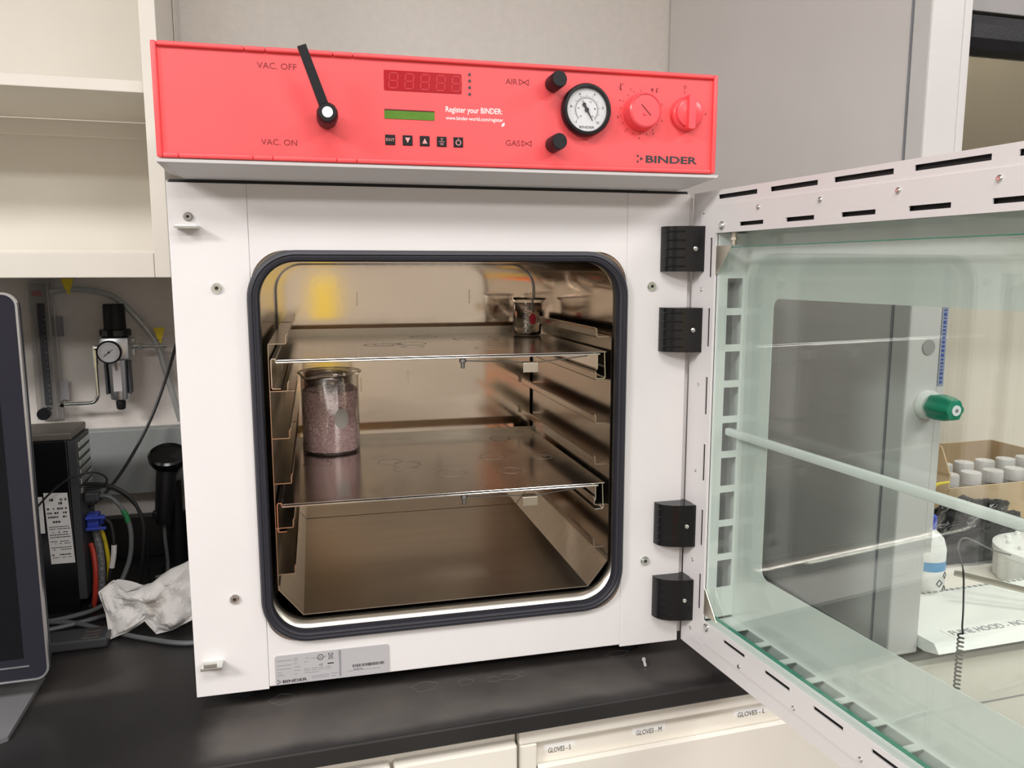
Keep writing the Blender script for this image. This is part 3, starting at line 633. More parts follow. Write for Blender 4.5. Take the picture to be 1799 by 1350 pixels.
# inner reveal with openings
zz = []; z = .535
while z > .12: zz.append((z-.0375, z)); z -= .0466
rv = MB().prism([(.004, IZ0), (.046, IZ0), (.046, IZ1), (.004, IZ1)], YZ, IX0-.004, IX0-.0028, [rc(.0195, .0420, a, b) for a, b in zz]).build('reveal', M['mint'], door)
xx = []; x = .085
while x < .53: xx.append((x, x+.037)); x += .0466
MB().prism([(IX0-.0025, .004), (IX1+.002, .004), (IX1+.002, .046), (IX0-.0025, .046)], XY, IZ0-.004, IZ0-.0028, [rc(a, b, .0195, .0420) for a, b in xx]).build('reveal', M['mint'], door)
MB().prism([(IX0-.0025, .004), (IX1+.002, .004), (IX1+.002, .046), (IX0-.0025, .046)], XY, IZ1+.0028, IZ1+.004, [rc(a, b, .0195, .0420) for a, b in xx]).build('reveal', M['mint'], door)
MB().prism([(.004, IZ0), (.046, IZ0), (.046, IZ1), (.004, IZ1)], YZ, IX1+.0028, IX1+.004, [rc(.0195, .0420, a, b) for a, b in zz]).build('reveal', M['mint'], door)
MB().box(IX0-.03, IX0-.0275, .008, .05, IZ0, IZ1).box(IX0, IX1, .008, .05, IZ0-.030, IZ0-.0275).build('reveal_backing', mat('grey backing', (.19, .20, .195), .6), door)
# inner pane with coloured edges, corner brackets
gx0, gx1, gz0, gz1 = .0495, .5600, .0920, .5735
MB().box(gx0, gx1, .0035, .0085, gz0+.0008, gz1-.0008).build('inner_pane', M['pane'], door)
MB().box(gx0, gx1, .0034, .0086, gz0, gz0+.0010).build('pane_edge', M['paneedge'], door)
MB().box(gx0, gx1, .0034, .0086, gz1-.0008, gz1).build('pane_edge', M['paneedge'], door)
MB().prism([(IX0-.003, .5752), (.0775, .5752), (IX0-.003, .5385)], XZ, .0008, .0018).build('corner_bracket', M['clip'], door)
MB().prism([(IX0-.003, .1270), (IX0-.003, .0905), (.0740, .0905)], XZ, .0008, .0018).build('corner_bracket', M['clip'], door)
MB().prism([(IX1+.003, .5752), (.5340, .5752), (IX1+.003, .5385)], XZ, .0008, .0018).build('corner_bracket', M['clip'], door)
MB().prism([(IX1+.003, .1270), (IX1+.003, .0905), (.5360, .0905)], XZ, .0008, .0018).build('corner_bracket', M['clip'], door)
MB().cyl((.066, .012, .576), 'Z', .0035, .015, 12).cyl((.066, .012, .582), 'Z', .0055, .003, 6).build('spring_bolt', M['clip'], door, True)
# outer pane with printed border, cross bar
ox0, ox1, oz0, oz1 = DX0+.002, DX1-.002, DZ0+.004, DZ1-.004
win = rrect(.102, .508, .1560, .5110, .012, 5)
MB().box(ox0, ox1, .0475, .0515, oz0, oz1).build('outer_pane', M['pane'], door)
MB().prism(rc(ox0, ox1, oz0, oz1), XZ, .0462, .0470, [win]).build('printed_border', M['border'], door)
MB().box(IX0+.001, IX1-.001, .0200, .0290, .3335, .3435, .0025, 2).build('cross_bar', M['mint'], door, True)

# ------------------------------------------------------------------ shelves and beakers inside the oven
def ofr(name, label, cat, x, y, z, group=None):
    c, s = math.cos(OA), math.sin(OA)
    e = empty(name, (x*c-y*s, x*s+y*c, z), OA); return tag(e, label, cat, group)
def shelf(zt, label):
    e = ofr('oven_shelf', label, 'shelf', 0, 0, zt-.0365)
    T = .0365
    MB().box(.1090, .5270, .0102, .358, T-.0012, T, .0004).build('plate', M['alu'], e)
    MB().box(.1080, .5180, .0090, .352, T-.0044, T-.0022, .0006).build('heating_plate', M['alu'], e)
    MB().box(.1090, .5270, .357, .359, T, T+.0115).build('rear_upstand', M['rack'], e)
    yf = .0095
    MB().sheet([(.1110, T-.0026), (.1090, T-.0026), (.1080, T+.002), (.1035, T+.002), (.1022, T-.001), (.1022, .0030), (.1034, .0012), (.1130, .0012)], XZ, yf, .354, .0011).build('side_runner', M['alu'], e)
    MB().sheet([(.5230, T-.0012), (.5245, .0030), (.5235, .0012), (.5130, .0012)], XZ, yf, .354, .0011).build('side_runner', M['alu'], e)
    MB().sheet([(.5080, T-.0024), (.5125, T-.0032), (.5135, T-.0048), (.5135, .0145), (.5118, .0128)], XZ, yf, .354, .0011).build('side_runner', M['alu'], e)
    c = MB().box(.4130, .4330, .0092, .0104, T-.0245, T-.0125, .0005).box(.4135, .4325, .0092, .022, T-.0128, T-.0116).build('clip', M['clip'], e)
    MB().lathe([(.0025, 0), (.0045, -.002), (.0045, -.005), (.0028, -.006), (.0025, -.013)], (.3350, .013, T-.004), 'Z', 12).build('bolt', M['zincdark'], e, True)
    MB().tube([(.34, .016, T-.008), (.40, .016, T-.011), (.423, .016, T-.013), (.46, .017, T-.010), (.503, .018, T-.006)], .0008, 6).build('wire', M['zincdark'], e)
    # faint rings left by glassware
    rm = M.setdefault('ringmark', mat('dried ring', (.42, .39, .36), .4, .8, var=.1))
    rg = random.Random(int(zt*1000))
    for k in range(9):
        x, y, r = rg.uniform(.15, .49), rg.uniform(.06, .32), rg.uniform(.014, .022)
        MB().prism([(x+r*math.cos(t), y+r*math.sin(t)) for t in [2*PI*j/28 for j in range(28)]], XY, T+.00005, T+.00015, [[(x+.94*r*math.cos(t), y+.94*r*math.sin(t)) for t in [2*PI*j/28 for j in range(28)]]]).build('ring_mark', rm, e)
    return e
shelf(.4395, 'upper aluminium oven shelf, carrying the small empty beaker')
shelf(.2620, 'lower aluminium oven shelf, carrying the beaker of pink granules')

def beaker(x, y, z, r, h, spout_dir, label, wall=.0012, gm=None):
    e = ofr('glass_beaker', label, 'beaker', x, y, z)
    n = 48; prof = [(.0001, .0), (r-.004, .0), (r-.001, .0015), (r, .005), (r, h-.008), (r+.001, h-.004), (r+.004, h-.0012), (r+.0046, h), (r+.0034, h+.0006), (r+.0010, h-.0016), (r-wall, h-.006), (r-wall, .006), (r-wall-.003, .0028), (.0001, .0026)]
    vs = []; fs = []
    for pr, ph in prof:
        for k in range(n):
            t = 2*PI*k/n; dlt = math.cos(t-spout_dir); sp = max(0, dlt)**24; up = max(0, (ph-(h-.016))/.016)
            rr = pr+(.009 if r > .03 else .005)*sp*up; zz_ = ph-(.004 if r > .03 else .001)*sp*up
            vs.append((rr*math.cos(t), rr*math.sin(t), zz_+.0003))
    for i in range(len(prof)-1):
        for k in range(n): fs.append((i*n+k, i*n+(k+1) % n, (i+1)*n+(k+1) % n, (i+1)*n+k))
    MB().add(vs, fs).build('glass_wall', gm or M['glass'], e, True, angle=70)
    if gm:   # solid bead of the rim and of the foot
        for nm, rr0, zz0, rb in (('rim', r+.0032, h+.0004, .0017), ('foot_bead', r-.0012, .0022, .0012)):
            P = []
            for k in range(n):
                t = 2*PI*k/n; sp = max(0, math.cos(t-spout_dir))**24 if nm == 'rim' else 0
                P.append(((rr0+.009*sp)*math.cos(t), (rr0+.009*sp)*math.sin(t), zz0-.004*sp))
            P.append(P[0]); MB().tube(P, rb, 8, smooth=False, caps=False).build(nm, M['glass'], e, True)
    return e
B1 = (.1748, .2990, .2623, .0445, .1255)
bk = beaker(*B1, math.radians(232), 'large glass beaker of pink granules on the lower shelf', gm=M['thinglass'])
def patch(e, r, a0, a1, z0, z1, m, name, rad=None):
    n, k = 14, 10; vs = []; fs = []
    for i in range(n+1):
        for j in range(k+1):
            u = -1+2*i/n; v = -1+2*j/k
            if rad: u, v = u*math.sqrt(1-v*v/2), v*math.sqrt(1-u*u/2)
            a = (a0+a1)/2+u*(a1-a0)/2; z = (z0+z1)/2+v*(z1-z0)/2; vs.append((r*math.cos(a), r*math.sin(a), z))
    for i in range(n):
        for j in range(k): q = i*(k+1)+j; fs.append((q, q+1, q+k+2, q+k+1))
    MB().add(vs, fs).build(name, m, e, True)
patch(bk, B1[3]+.0003, math.radians(-84), math.radians(-55), .042, .073, M['spot'], 'marking_spot', True)
for q in range(8): patch(bk, B1[3]+.0003, math.radians(-94 if q % 2 else -92), math.radians(-88), .030+q*.008, .0306+q*.008, M['redmark'], 'graduation')
sb = beaker(.4955, .2990, .4398, .0232, .0600, math.radians(0), 'small empty glass beaker with a red mark on the upper shelf', .001)
patch(sb, .0235, math.radians(-96), math.radians(-68), .018, .036, M['redmark'], 'marking_spot', True)
for q in range(5): patch(sb, .0235, math.radians(-120), math.radians(-100), .014+q*.008, .0146+q*.008, M['white_print'], 'graduation')
# granules: grains packed against the glass and heaped on top
gm = bpy.data.materials.new('pink granules'); gm.use_nodes = True; nt = gm.node_tree; b = nt.nodes['Principled BSDF']; b.inputs['Roughness'].default_value = .8
at = nt.nodes.new('ShaderNodeAttribute'); at.attribute_name = 'tone'; rp_ = nt.nodes.new('ShaderNodeValToRGB'); nt.links.new(at.outputs['Fac'], rp_.inputs[0]); nt.links.new(rp_.outputs[0], b.inputs['Base Color'])
cr = rp_.color_ramp; cr.elements[0].color = (.50, .31, .32, 1); cr.elements[1].color = (1, .86, .86, 1); e_ = cr.elements.new(.5); e_.color = (.86, .62, .62, 1)
rg = random.Random(5); vs = []; fs = []; tone = []
R0, GH = B1[3]-.0012, .098
def grain(p, s):
    b = len(vs); q = Matrix.Rotation(rg.uniform(0, 6.28), 3, Vector((rg.gauss(0, 1), rg.gauss(0, 1), rg.gauss(0, 1))).normalized()); t = rg.random()
    for c in ((1.2, 0, 0), (-1.2, 0, 0), (0, .7, 0), (0, -.7, 0), (0, 0, .8), (0, 0, -.8)): v_ = q @ Vector(c)*s; vs.append((p[0]+v_.x, p[1]+v_.y, p[2]+v_.z)); tone.append(t)
    for f_ in ((0, 2, 4), (2, 1, 4), (1, 3, 4), (3, 0, 4), (2, 0, 5), (1, 2, 5), (3, 1, 5), (0, 3, 5)): fs.append(tuple(b+i for i in f_))
for k in range(9000):
    a = rg.uniform(0, 2*PI); z = .0045+rg.random()*(GH-.0045); rr = R0-.0013-rg.random()*.0008; grain((rr*math.cos(a), rr*math.sin(a), z), rg.uniform(.0009, .0014))
for k in range(2600):
    a = rg.uniform(0, 2*PI); rr = (R0-.002)*math.sqrt(rg.random()); grain((rr*math.cos(a), rr*math.sin(a), GH+.003*math.sin(a*2)*rr/R0+rg.uniform(-.001, .001)), rg.uniform(.0009, .0014))
# core so that no light leaks through
nn_ = len(vs); n = 32
for zc in (.004, GH-.001):
    for k in range(n): t = 2*PI*k/n; vs.append(((R0-.0020)*math.cos(t), (R0-.0020)*math.sin(t), zc)); tone.append(.35)
for k in range(n): fs.append((nn_+k, nn_+(k+1) % n, nn_+n+(k+1) % n, nn_+n+k))
fs.append(tuple(range(nn_, nn_+n))[::-1]); fs.append(tuple(range(nn_+n, nn_+2*n)))
me = bpy.data.meshes.new('granules'); me.from_pydata(vs, [], fs); at_ = me.attributes.new('tone', 'FLOAT', 'POINT'); at_.data.foreach_set('value', tone); me.materials.append(gm)
go = bpy.data.objects.new('granules', me); COL.objects.link(go); go.location = bk.location; go.rotation_euler = bk.rotation_euler
tag(go, 'dusty pink granules filling the large beaker', 'granules', kind='stuff')

# ------------------------------------------------------------------ fume hood on the right
HXS = .942
fh = empty('fume_hood', (HXS, 0, RZ0)); tag(fh, 'grey fume hood standing right of the oven', 'fume hood')
def fb(n, x0, x1, y0, y1, z0, z1, m, bev=.001, par=fh): return MB().box(x0-HXS, x1-HXS, y0, y1, z0-RZ0, z1-RZ0, bev).build(n, m, par)
fb('side_panel', HXS, HXS+.012, -.052, .645, RZ0+.01, CEIL-.01, M['hood'])
fb('seam_strip', HXS-.0015, HXS+.010, -.0535, -.0525, 0, CEIL-.01, M['inkgrey'], 0)
post = fb('post', HXS, HXS+.053, -.088, -.054, -.012, CEIL-.01, M['hoodpost'], .003)
fb('inner_side', HXS+.0535, HXS+.060, -.075, .645, -.01, CEIL-.01, M['hoodin'])
fb('track', HXS+.0532, HXS+.066, -.0865, -.0775, .14, CEIL-.01, M['hoodpost'])
fb('liner', HXS+.061, 2.45, .60, .645, -.01, CEIL-.01, M['hoodin'], 0)
fb('work_surface', HXS+.061, 2.45, -.02, .599, -.04, -.012, M['hoodin'])
fb('far_side', 2.452, 2.50, -.088, .645, RZ0+.01, CEIL-.01, M['hood'])
fb('lintel', HXS+.067, 2.451, -.064, -.02, .8925, CEIL-.01, mat('lintel grey', (.27, .255, .25), .4))
# sash with dark handle rail
sh = fb('sash_glass', HXS+.067, 2.451, -.050, -.044, .6205, .8375, M['sash'], 0)
fb('sash_rail', HXS+.067, 2.451, -.072, -.030, .838, .892, M['black'], .018)
fb('sash_rail', HXS+.067, 2.451, -.058, -.036, .60, .62, M['hoodpost'], .004)
hl = fb('fill_light_housing', 1.30, 2.0, .20, .34, 1.50, 1.53, M['white_plastic'])  # unseen housing, made up to carry the added fill light
ld = bpy.data.lights.new('hood_fill_light', 'AREA'); ld.shape = 'RECTANGLE'; ld.size = .66; ld.size_y = .1; ld.energy = 12; ld.color = (1, .97, .92)  # fill light added out of view to brighten the hood interior
lo = bpy.data.objects.new('hood_fill_light', ld); COL.objects.link(lo); lo.parent = fh; lo.location = (1.65-HXS, .27, 1.498-RZ0)
# sill (airfoil) and base
af = MB().prism([(-.126, .003), (-.116, .0155), (.045, .012), (.045, .004), (-.100, -.004)], YZ, HXS+.054-HXS, 2.451-HXS).build('airfoil', M['white_plastic'], fh); af.location = (0, 0, -RZ0)
m = MB()
for k in range(34): m.box(.075+k*.012-.0035, .075+k*.012+.0035, .0375, .0430, .0122, .0128)
o = m.build('airfoil_slots', M['grey'], fh); o.location = (0, 0, -RZ0)
lb = MB().box(.096, .245, -.1135, -.083, .0150, .0158).build('sill_label', M['label'], fh); lb.location = (0, 0, -RZ0)
lt = text('lettering', 'FUME HOOD - NO', .102, .240, -.105, -.091, .0160, M['inkgrey'], fh, face='up'); lt.location = (0, 0, -RZ0)
fb('shadow_gap', HXS+.002, 2.451, -.080, -.03, -.030, -.0125, M['slotshade'], 0)
fb('base_front', HXS+.002, 2.451, -.095, -.06, RZ0+.1, -.031, M['beige'], .002)
for z in (-.105, -.32): fb('drawer_seam', HXS+.003, 2.45, -.0962, -.0945, z-.002, z, M['inkgrey'], 0)
# fittings on the post
pl = MB().cyl((.0325, -.0895, .4395-RZ0), 'Y', .0105, .0014, 24).build('hole_plug', mat('grey plug', (.36, .345, .335), .5), fh)
vb = MB().lathe([(.0205, 0), (.0205, -.006), (.0185, -.010), (.010, -.011)], (.0360, -.0884, .3590-RZ0), 'Y', 28).build('gas_valve', M['white_plastic'], fh, True)
n = 60; vs = []; fs = []; prof = [(.012, -.0105), (.0165, -.014), (.0180, -.024), (.0165, -.040), (.0135, -.050), (.009, -.0515)]
for r_, h_ in prof:
    for k in range(n): t = 2*PI*k/n; rr = r_*(1+.07*math.cos(6*t)); vs.append((.0360+rr*math.cos(t), -.0884+h_, .3590-RZ0+rr*math.sin(t)))
for i in range(len(prof)-1):
    for k in range(n): fs.append((i*n+k, i*n+(k+1) % n, (i+1)*n+(k+1) % n, (i+1)*n+k))
fs.append(tuple(range(n))); fs.append(tuple(range((len(prof)-1)*n, len(prof)*n)))
vk = MB().add(vs, fs).build('valve_handle', M['greenknob'], vb, True)
MB().cyl((.0360, -.0884-.0525, .3590-RZ0), 'Y', .0072, .001, 20).build('valve_disc', M['dial'], vb)
MB().cyl((.0360, -.0884-.0530, .3590-RZ0), 'Y', .0026, .0006, 14).build('disc_mark', M['inkgrey'], vb)
bs = fb('sash_sticker', HXS+.0532, HXS+.0535+.0095, -.0878, -.0868, .385, .545, mat('sticker blue grey', (.34, .36, .44), .5), 0)
m = MB(); rng = random.Random(12); z = .388
while z < .540: q = rng.uniform(.002, .005); m.box(HXS+.0555-HXS, HXS+.0605-HXS, -.0881, -.0878, z-RZ0, z+q-RZ0); z += q+.0022
m.build('sticker_print', mat('blue ink', (.06, .10, .38), .5), fh)

# things in the hood
cbx = empty('cardboard_box', (1.40, .27, -.012)); tag(cbx, 'open cardboard box with clear bottles in the fume hood', 'box')
W_, D_, H_ = .36, .24, .150
for nm, a in (('box_wall', (0, W_, 0, .004, 0, H_-.03)), ('box_wall', (0, W_, D_-.004, D_, 0, H_)), ('box_wall', (0, .004, .0045, D_-.0045, 0, H_)), ('box_wall', (W_-.004, W_, .0045, D_-.0045, 0, H_)), ('box_floor', (.0045, W_-.0045, .0045, D_-.0045, 0, .004))):
    MB().box(*a).build(nm, M['card'], cbx)
MB().add([(-.001, 0, H_), (-.001, D_, H_), (.010, D_-.02, H_+.075), (.004, .03, H_+.05), (-.004, 0, H_), (-.004, D_, H_), (.007, D_-.02, H_+.075), (.001, .03, H_+.05)], [(0, 1, 2, 3), (4, 5, 6, 7), (0, 1, 5, 4), (1, 2, 6, 5), (2, 3, 7, 6), (3, 0, 4, 7)]).build('flap', M['card'], cbx)
b0 = None; names = ['first', 'second', 'third', 'fourth', 'fifth', 'sixth']
cap_m = M['cloudy']
k = 0
for iy in range(2):
    for ix in range(6):
        e = empty('sample_bottle', (1.40+.035+ix*.058, .27+.040+iy*.075, -.0075))
        tag(e, names[ix]+' clear bottle from the left in the '+('front' if iy == 0 else 'back')+' row of the cardboard box', 'bottle', 'clear bottles in the cardboard box')
        MB().lathe([(.022, 0), (.024, .003), (.024, .095), (.016, .108), (.014, .112)], (0, 0, 0), 'Z', 16).build('body', M['clearplastic'], e, True); MB().lathe([(.020, .110), (.020, .132), (.019, .134)], (0, 0, 0), 'Z', 16).build('cap', M['cloudy'], e, True)
wb = empty('wash_bottle', (1.155, .07, -.012)); tag(wb, 'white wash bottle with blue cap and yellow tip in the fume hood', 'bottle')
MB().lathe([(.027, 0), (.030, .003), (.030, .092), (.025, .110), (.013, .122), (.011, .126)], (0, 0, 0), 'Z', 28).build('body', M['white_plastic'], wb, True)
MB().lathe([(.0125, .126), (.0125, .146), (.009, .149)], (0, 0, 0), 'Z', 20).build('cap', M['blueplug'], wb, True)
MB().tube([(0, 0, .149), (0, 0, .185), (.006, -.003, .200), (.025, -.012, .206)], lambda t: .0042-.0025*t, 8).build('spout', M['yellow'], wb, True)
patch(wb, .0303, math.radians(-140), math.radians(-20), .058, .074, M['bluelabel'], 'label_band'); patch(wb, .0303, math.radians(-140), math.radians(-20), .010, .0575, M['label'], 'label')
m = MB()
for q in range(3):
    for s_ in (-1, 1):
        a = math.radians(-70+s_*16); z = .040-.0
    zc = .026+q*.012; a = math.radians(-88 if q % 2 else -62); p = (.0307*math.cos(a), .0307*math.sin(a), zc); t_ = Vector((-math.sin(a), math.cos(a), 0))
    for u_, v_ in (((-.006, 0), (0, .006)), ((0, .006), (.006, 0)), ((.006, 0), (0, -.006)), ((0, -.006), (-.006, 0))):
        P0 = Vector(p)+t_*u_[0]+Vector((0, 0, u_[1])); P1 = Vector(p)+t_*v_[0]+Vector((0, 0, v_[1])); m.tube([P0, P1], .0006, 4, smooth=False)
m.build('hazard_symbols', M['ink'], wb)
jr = empty('plastic_jar', (1.435, .075, -.0115)); tag(jr, 'white ribbed plastic jar with studded lid in the fume hood', 'jar')
n = 72; vs = []; fs = []; prof = [(.085, 0), (.086, .045), (.089, .047), (.089, .058), (.080, .062), (.0001, .062)]
for r_, h_ in prof:
    for k in range(n): t = 2*PI*k/n; rr = r_*(1+(.018*math.cos(18*t) if h_ < .046 else 0)); vs.append((rr*math.cos(t), rr*math.sin(t), h_))
for i in range(len(prof)-1):
    for k in range(n): fs.append((i*n+k, i*n+(k+1) % n, (i+1)*n+(k+1) % n, (i+1)*n+k))
MB().add(vs, fs).build('body', M['white_plastic'], jr, True)
for k in range(12): t = 2*PI*k/12; MB().lathe([(.005, .061), (.005, .067), (.004, .0685)], (.066*math.cos(t), .066*math.sin(t), 0), 'Z', 10).build('stud', M['white_plastic'], jr, True)
# crumpled black bag
def crumple(name, m, loc, sx, sy, sz, seed, sub=5, amp=.35, freq=3.2, label='', cat='', flat=True, sharp=False):
    bm = bmesh.new(); bmesh.ops.create_icosphere(bm, subdivisions=sub, radius=1)
    for v_ in bm.verts:
        p = v_.co.copy(); s1 = Vector((seed, seed*1.7, -seed)); d = 0; a = amp; f = freq
        for o_ in range(4): d += a*(1-2*abs(mnoise.noise(p*f+s1))); a *= .55; f *= 1.9
        p *= 1+d-amp*.6
        p = Vector((p.x*sx, p.y*sy, p.z*sz)); p.z = max(p.z+sz*.72, 0.0005) if flat else p.z
        v_.co = p
    me = bpy.data.meshes.new(name); bm.to_mesh(me); bm.free(); me.materials.append(m)
    if not sharp: me.polygons.foreach_set('use_smooth', [True]*len(me.polygons))
    o = bpy.data.objects.new(name, me); COL.objects.link(o); o.location = loc; tag(o, label, cat); return o
crumple('plastic_bag', M['bag'], (1.385, .205, -.0115), .115, .030, .064, 4, 5, .22, 2.2, 'crumpled shiny black plastic bag in front of the cardboard box', 'bag')
rd = empty('support_rod', (1.10, -.02, .02)); tag(rd, 'brushed metal rod with clamp lying over the fume hood sill', 'rod')
MB().tube([(.055, .030, .036), (.16, -.055, .018), (.19, -.062, .016)], .0048, 10).build('rod', M['rod'], rd, True)
MB().tube([(.178, -.060, .0165), (.205, -.066, .0155)], .0075, 12, smooth=False).build('coupling', M['chrome'], rd, True); MB().tube([(.205, -.066, .0155), (.32, -.085, .012)], .0110, 14, smooth=False).build('grip', M['hoodpost'], rd, True)
cc = empty('coiled_cord', (.9745, -.180, 0)); tag(cc, 'black coiled cord hanging in front of the fume hood sill', 'cord')

# ------------------------------------------------------------------ left of the oven
# monitor
mo = empty('computer_monitor', (-.45, .10, 0)); tag(mo, 'dark flat computer monitor with silver rim on a metal foot', 'monitor')
def mb_(x0, x1, y0, y1, z0, z1, bev=.0): return MB().box(x0+.45, x1+.45, y0-.10, y1-.10, z0, z1, bev)
mx0, mx1, mz0, mz1 = -.76, -.181, .036, .520
scr = rrect(mx0+.45, mx1+.45, mz0, mz1, .016, 6); inn = rrect(mx0+.4525, mx1+.4475, mz0+.0025, mz1-.0025, .0135, 6)
MB().prism(scr, XZ, -.0105, -.004, [inn]).build('silver_rim', M['silver'], mo)
MB().prism(inn, XZ, -.0095, .010).build('screen_border', M['navy'], mo)
MB().prism(rrect(mx0+.455, mx1+.445, mz0+.005, mz1-.005, .012, 6), XZ, .0101, .022).build('back_shell', M['dgrey'], mo)
MB().prism(rc(mx0+.478, mx1+.4225, mz0+.030, mz1-.027), XZ, -.0100, -.0090).build('screen', M['screen'], mo)
MB().box(mx0+.50, mx1+.428, -.0104, -.0098, mz0+.0185, mz0+.0205).build('trim_line', M['silver'], mo)
MB().prism([(-.03, -.095), (.225, -.095), (.2405, -.085), (.2425, .065), (.21, .075), (-.10, .075), (-.10, -.09)], XY, .0004, .006).build('foot', mat('brushed foot', (.20, .20, .205), .4, .3), mo)
MB().box(.0, .10, .030, .040, .006, .30).build('neck', M['silver'], mo)
for o in (mo,): o.rotation_euler = (0, 0, 0)
# desktop tower
tw = empty('desktop_computer', (-.50, .39, 0)); tag(tw, 'black desktop computer tower beside the monitor, its rear ports facing right', 'computer')
TXr = -.2005+.5
MB().box(-.05, TXr-.012, 0, .098, .0006, .282, .002).build('case', M['blackgloss'], tw)
MB().box(-.05, TXr-.004, -.001, .099, .2825, .294, .002).build('lid', mat('tower lid', (.11, .095, .08), .4), tw)
rr_ = MB().box(TXr-.0115, TXr, .002, .096, .02, .282).build('rear_panel', M['dgrey'], tw)
for k in range(6): MB().box(TXr, TXr+.0025, .012, .088, .192+k*.0148, .201+k*.0148, .0006).build('slot_cover', M['chrome'], rr_)
MB().box(TXr-.004, TXr+.0005, .03, .07, .20, .206).build('port', M['slotshade'], rr_)
lb = MB().add([(-.2505+.5, -.0008, .2), (-.2170+.5, -.0008, .198), (-.2135+.5, -.0008, .083), (-.2475+.5, -.0008, .0835), (-.2505+.5, -.0002, .2), (-.2170+.5, -.0002, .198), (-.2135+.5, -.0002, .083), (-.2475+.5, -.0002, .0835)], [(0, 1, 2, 3), (4, 5, 6, 7), (0, 1, 5, 4), (1, 2, 6, 5), (2, 3, 7, 6), (3, 0, 4, 7)]).build('label', M['label'], tw)
MB().box(-.2665+.5, -.2525+.5, -.0008, -.0002, .135, .194).build('label', M['label'], tw)
m = MB(); rng = random.Random(8)
for row, (z, hgt, p) in enumerate([(.188, .004, .35), (.182, .004, .5), (.1735, .003, .75), (.1665, .003, .75), (.160, .003, .7), (.152, .003, .3), (.144, .0012, .9), (.1405, .0012, .9), (.135, .0014, .9), (.131, .0014, .9), (.127, .0014, .9), (.120, .0012, .9), (.1165, .0012, .6), (.110, .0012, .9), (.1065, .0012, .7), (.098, .002, .9), (.0935, .001, .8)]):
    x = .252+(.2-z)*.028
    while x < .2815+(.2-z)*.028-.003:
        q = rng.uniform(.0012, .0032)
        if rng.random() < p: m.box(x, x+q, -.0011, -.0008, z-hgt/2, z+hgt/2)
        x += q+.0008
m.build('fine_print', M['ink'], tw)
def cord(name, pts, r, m, label, cat='cable', group=None, n=8):
    p0 = Vector(pts[0]); o = MB().tube([Vector(q)-p0 for q in pts], r, n).build(name, m, None, True); o.location = p0; tag(o, label, cat, group); return o
# video plug and cables at the back of the tower
bp_ = empty('video_cable', (-.199, .425, .14)); tag(bp_, 'dark video cable with blue plug in the tower', 'cable')
MB().box(0.0005, .018, -.012, .012, -.012, .012, .002).box(.018, .024, -.006, .006, -.007, .007, .001).build('plug', M['blueplug'], bp_)
MB().tube([(.001, -.017, .008), (.030, -.017, .008)], .003, 8, smooth=False).build('thumb_screw', M['blueplug'], bp_, True); MB().tube([(.001, -.017, -.010), (.030, -.017, -.010)], .003, 8, smooth=False).build('thumb_screw', M['blueplug'], bp_, True)
MB().tube([(.024, 0, 0), (.034, -.002, -.008), (.037, -.004, -.04), (.030, -.006, -.085), (.020, -.01, -.12), (.0, -.04, -.134)], .0032, 8).build('cord', M['blackcable'], bp_, True)
MB().tube([(.0372, -.0042, -.044), (.0355, -.0052, -.062), (.0315, -.0058, -.082)], .0042, 8).build('tag', M['label'], bp_, True)
pc = empty('power_cable', (-.199, .42, .182)); tag(pc, 'grey power cable with green band curling from the tower to the bench', 'cable')
MB().box(.0005, .022, -.010, .010, -.008, .008, .003).build('plug', M['dgrey'], pc)
GP = [(.022, 0, 0), (.040, -.002, -.006), (.060, -.006, -.035), (.066, -.012, -.075), (.058, -.020, -.120), (.030, -.045, -.165), (-.02, -.06, -.1775), (-.10, -.075, -.1775), (-.2, -.08, -.1775)]
MB().tube(GP, .0038, 8).build('cord', M['graycable'], pc, True); MB().tube([(.055, -.0047, -.026), (.060, -.006, -.036), (.0625, -.0082, -.047)], .0044, 8).build('band', M['greenband'], pc, True)
cord('black_cable', [(-.198, .41, .205), (-.16, .40, .203), (-.128, .395, .182), (-.112, .395, .14), (-.115, .40, .09), (-.124, .41, .03), (-.13, .42, .004)], .0030, M['blackcable'], 'black cable looping down right of the grey one behind the towel')
cord('black_cable', [(-.198, .43, .196), (-.165, .43, .192), (-.135, .44, .165), (-.118, .45, .12), (-.118, .46, .05), (-.12, .47, .004)], .0026, M['blackcable'], 'thinner black cable hanging behind the looping one')
cord('thin_cable', [(-.262, .375, .176), (-.235, .372, .205), (-.205, .375, .226), (-.175, .385, .229), (-.160, .395, .215), (-.170, .40, .200), (-.195, .405, .197)], .0016, M['blackcable'], 'thin black wire looping over the white label of the tower')
cord('red_cable', [(-.196, .42, .102), (-.1905, .41, .085), (-.188, .40, .055), (-.190, .395, .022), (-.193, .392, .004)], .0040, M['redcable'], 'red cable hanging at the back of the tower')
cord('yellow_cable', [(-.194, .455, .125), (-.184, .45, .11), (-.178, .445, .08), (-.176, .44, .05), (-.18, .436, .004)], .0034, M['yellow'], 'yellow cable hanging behind the red one')
bm_ = mat('braided grey', (.16, .165, .17), .5, var=.6, scale=250)
cord('braided_cable', [(-.196, .44, .128), (-.189, .432, .11), (-.184, .426, .075), (-.184, .42, .04), (-.187, .416, .004)], .0060, bm_, 'braided grey cable between the red and the yellow one')
cord('wall_cable', [(-.04, .61, .47), (-.062, .605, .43), (-.085, .60, .36), (-.118, .585, .275), (-.155, .55, .205), (-.185, .49, .165), (-.1975, .44, .160)], .0028, M['blackcable'], 'black cable running down the wall from behind the oven to the tower')
cord('grey_lead', [(-.30, .36, .004), (-.22, .34, .004), (-.158, .295, .004), (-.10, .25, .004), (-.033, .213, .004), (.03, .22, .004)], .0038, M['graycable'], 'grey lead lying on the bench in front of the towel')
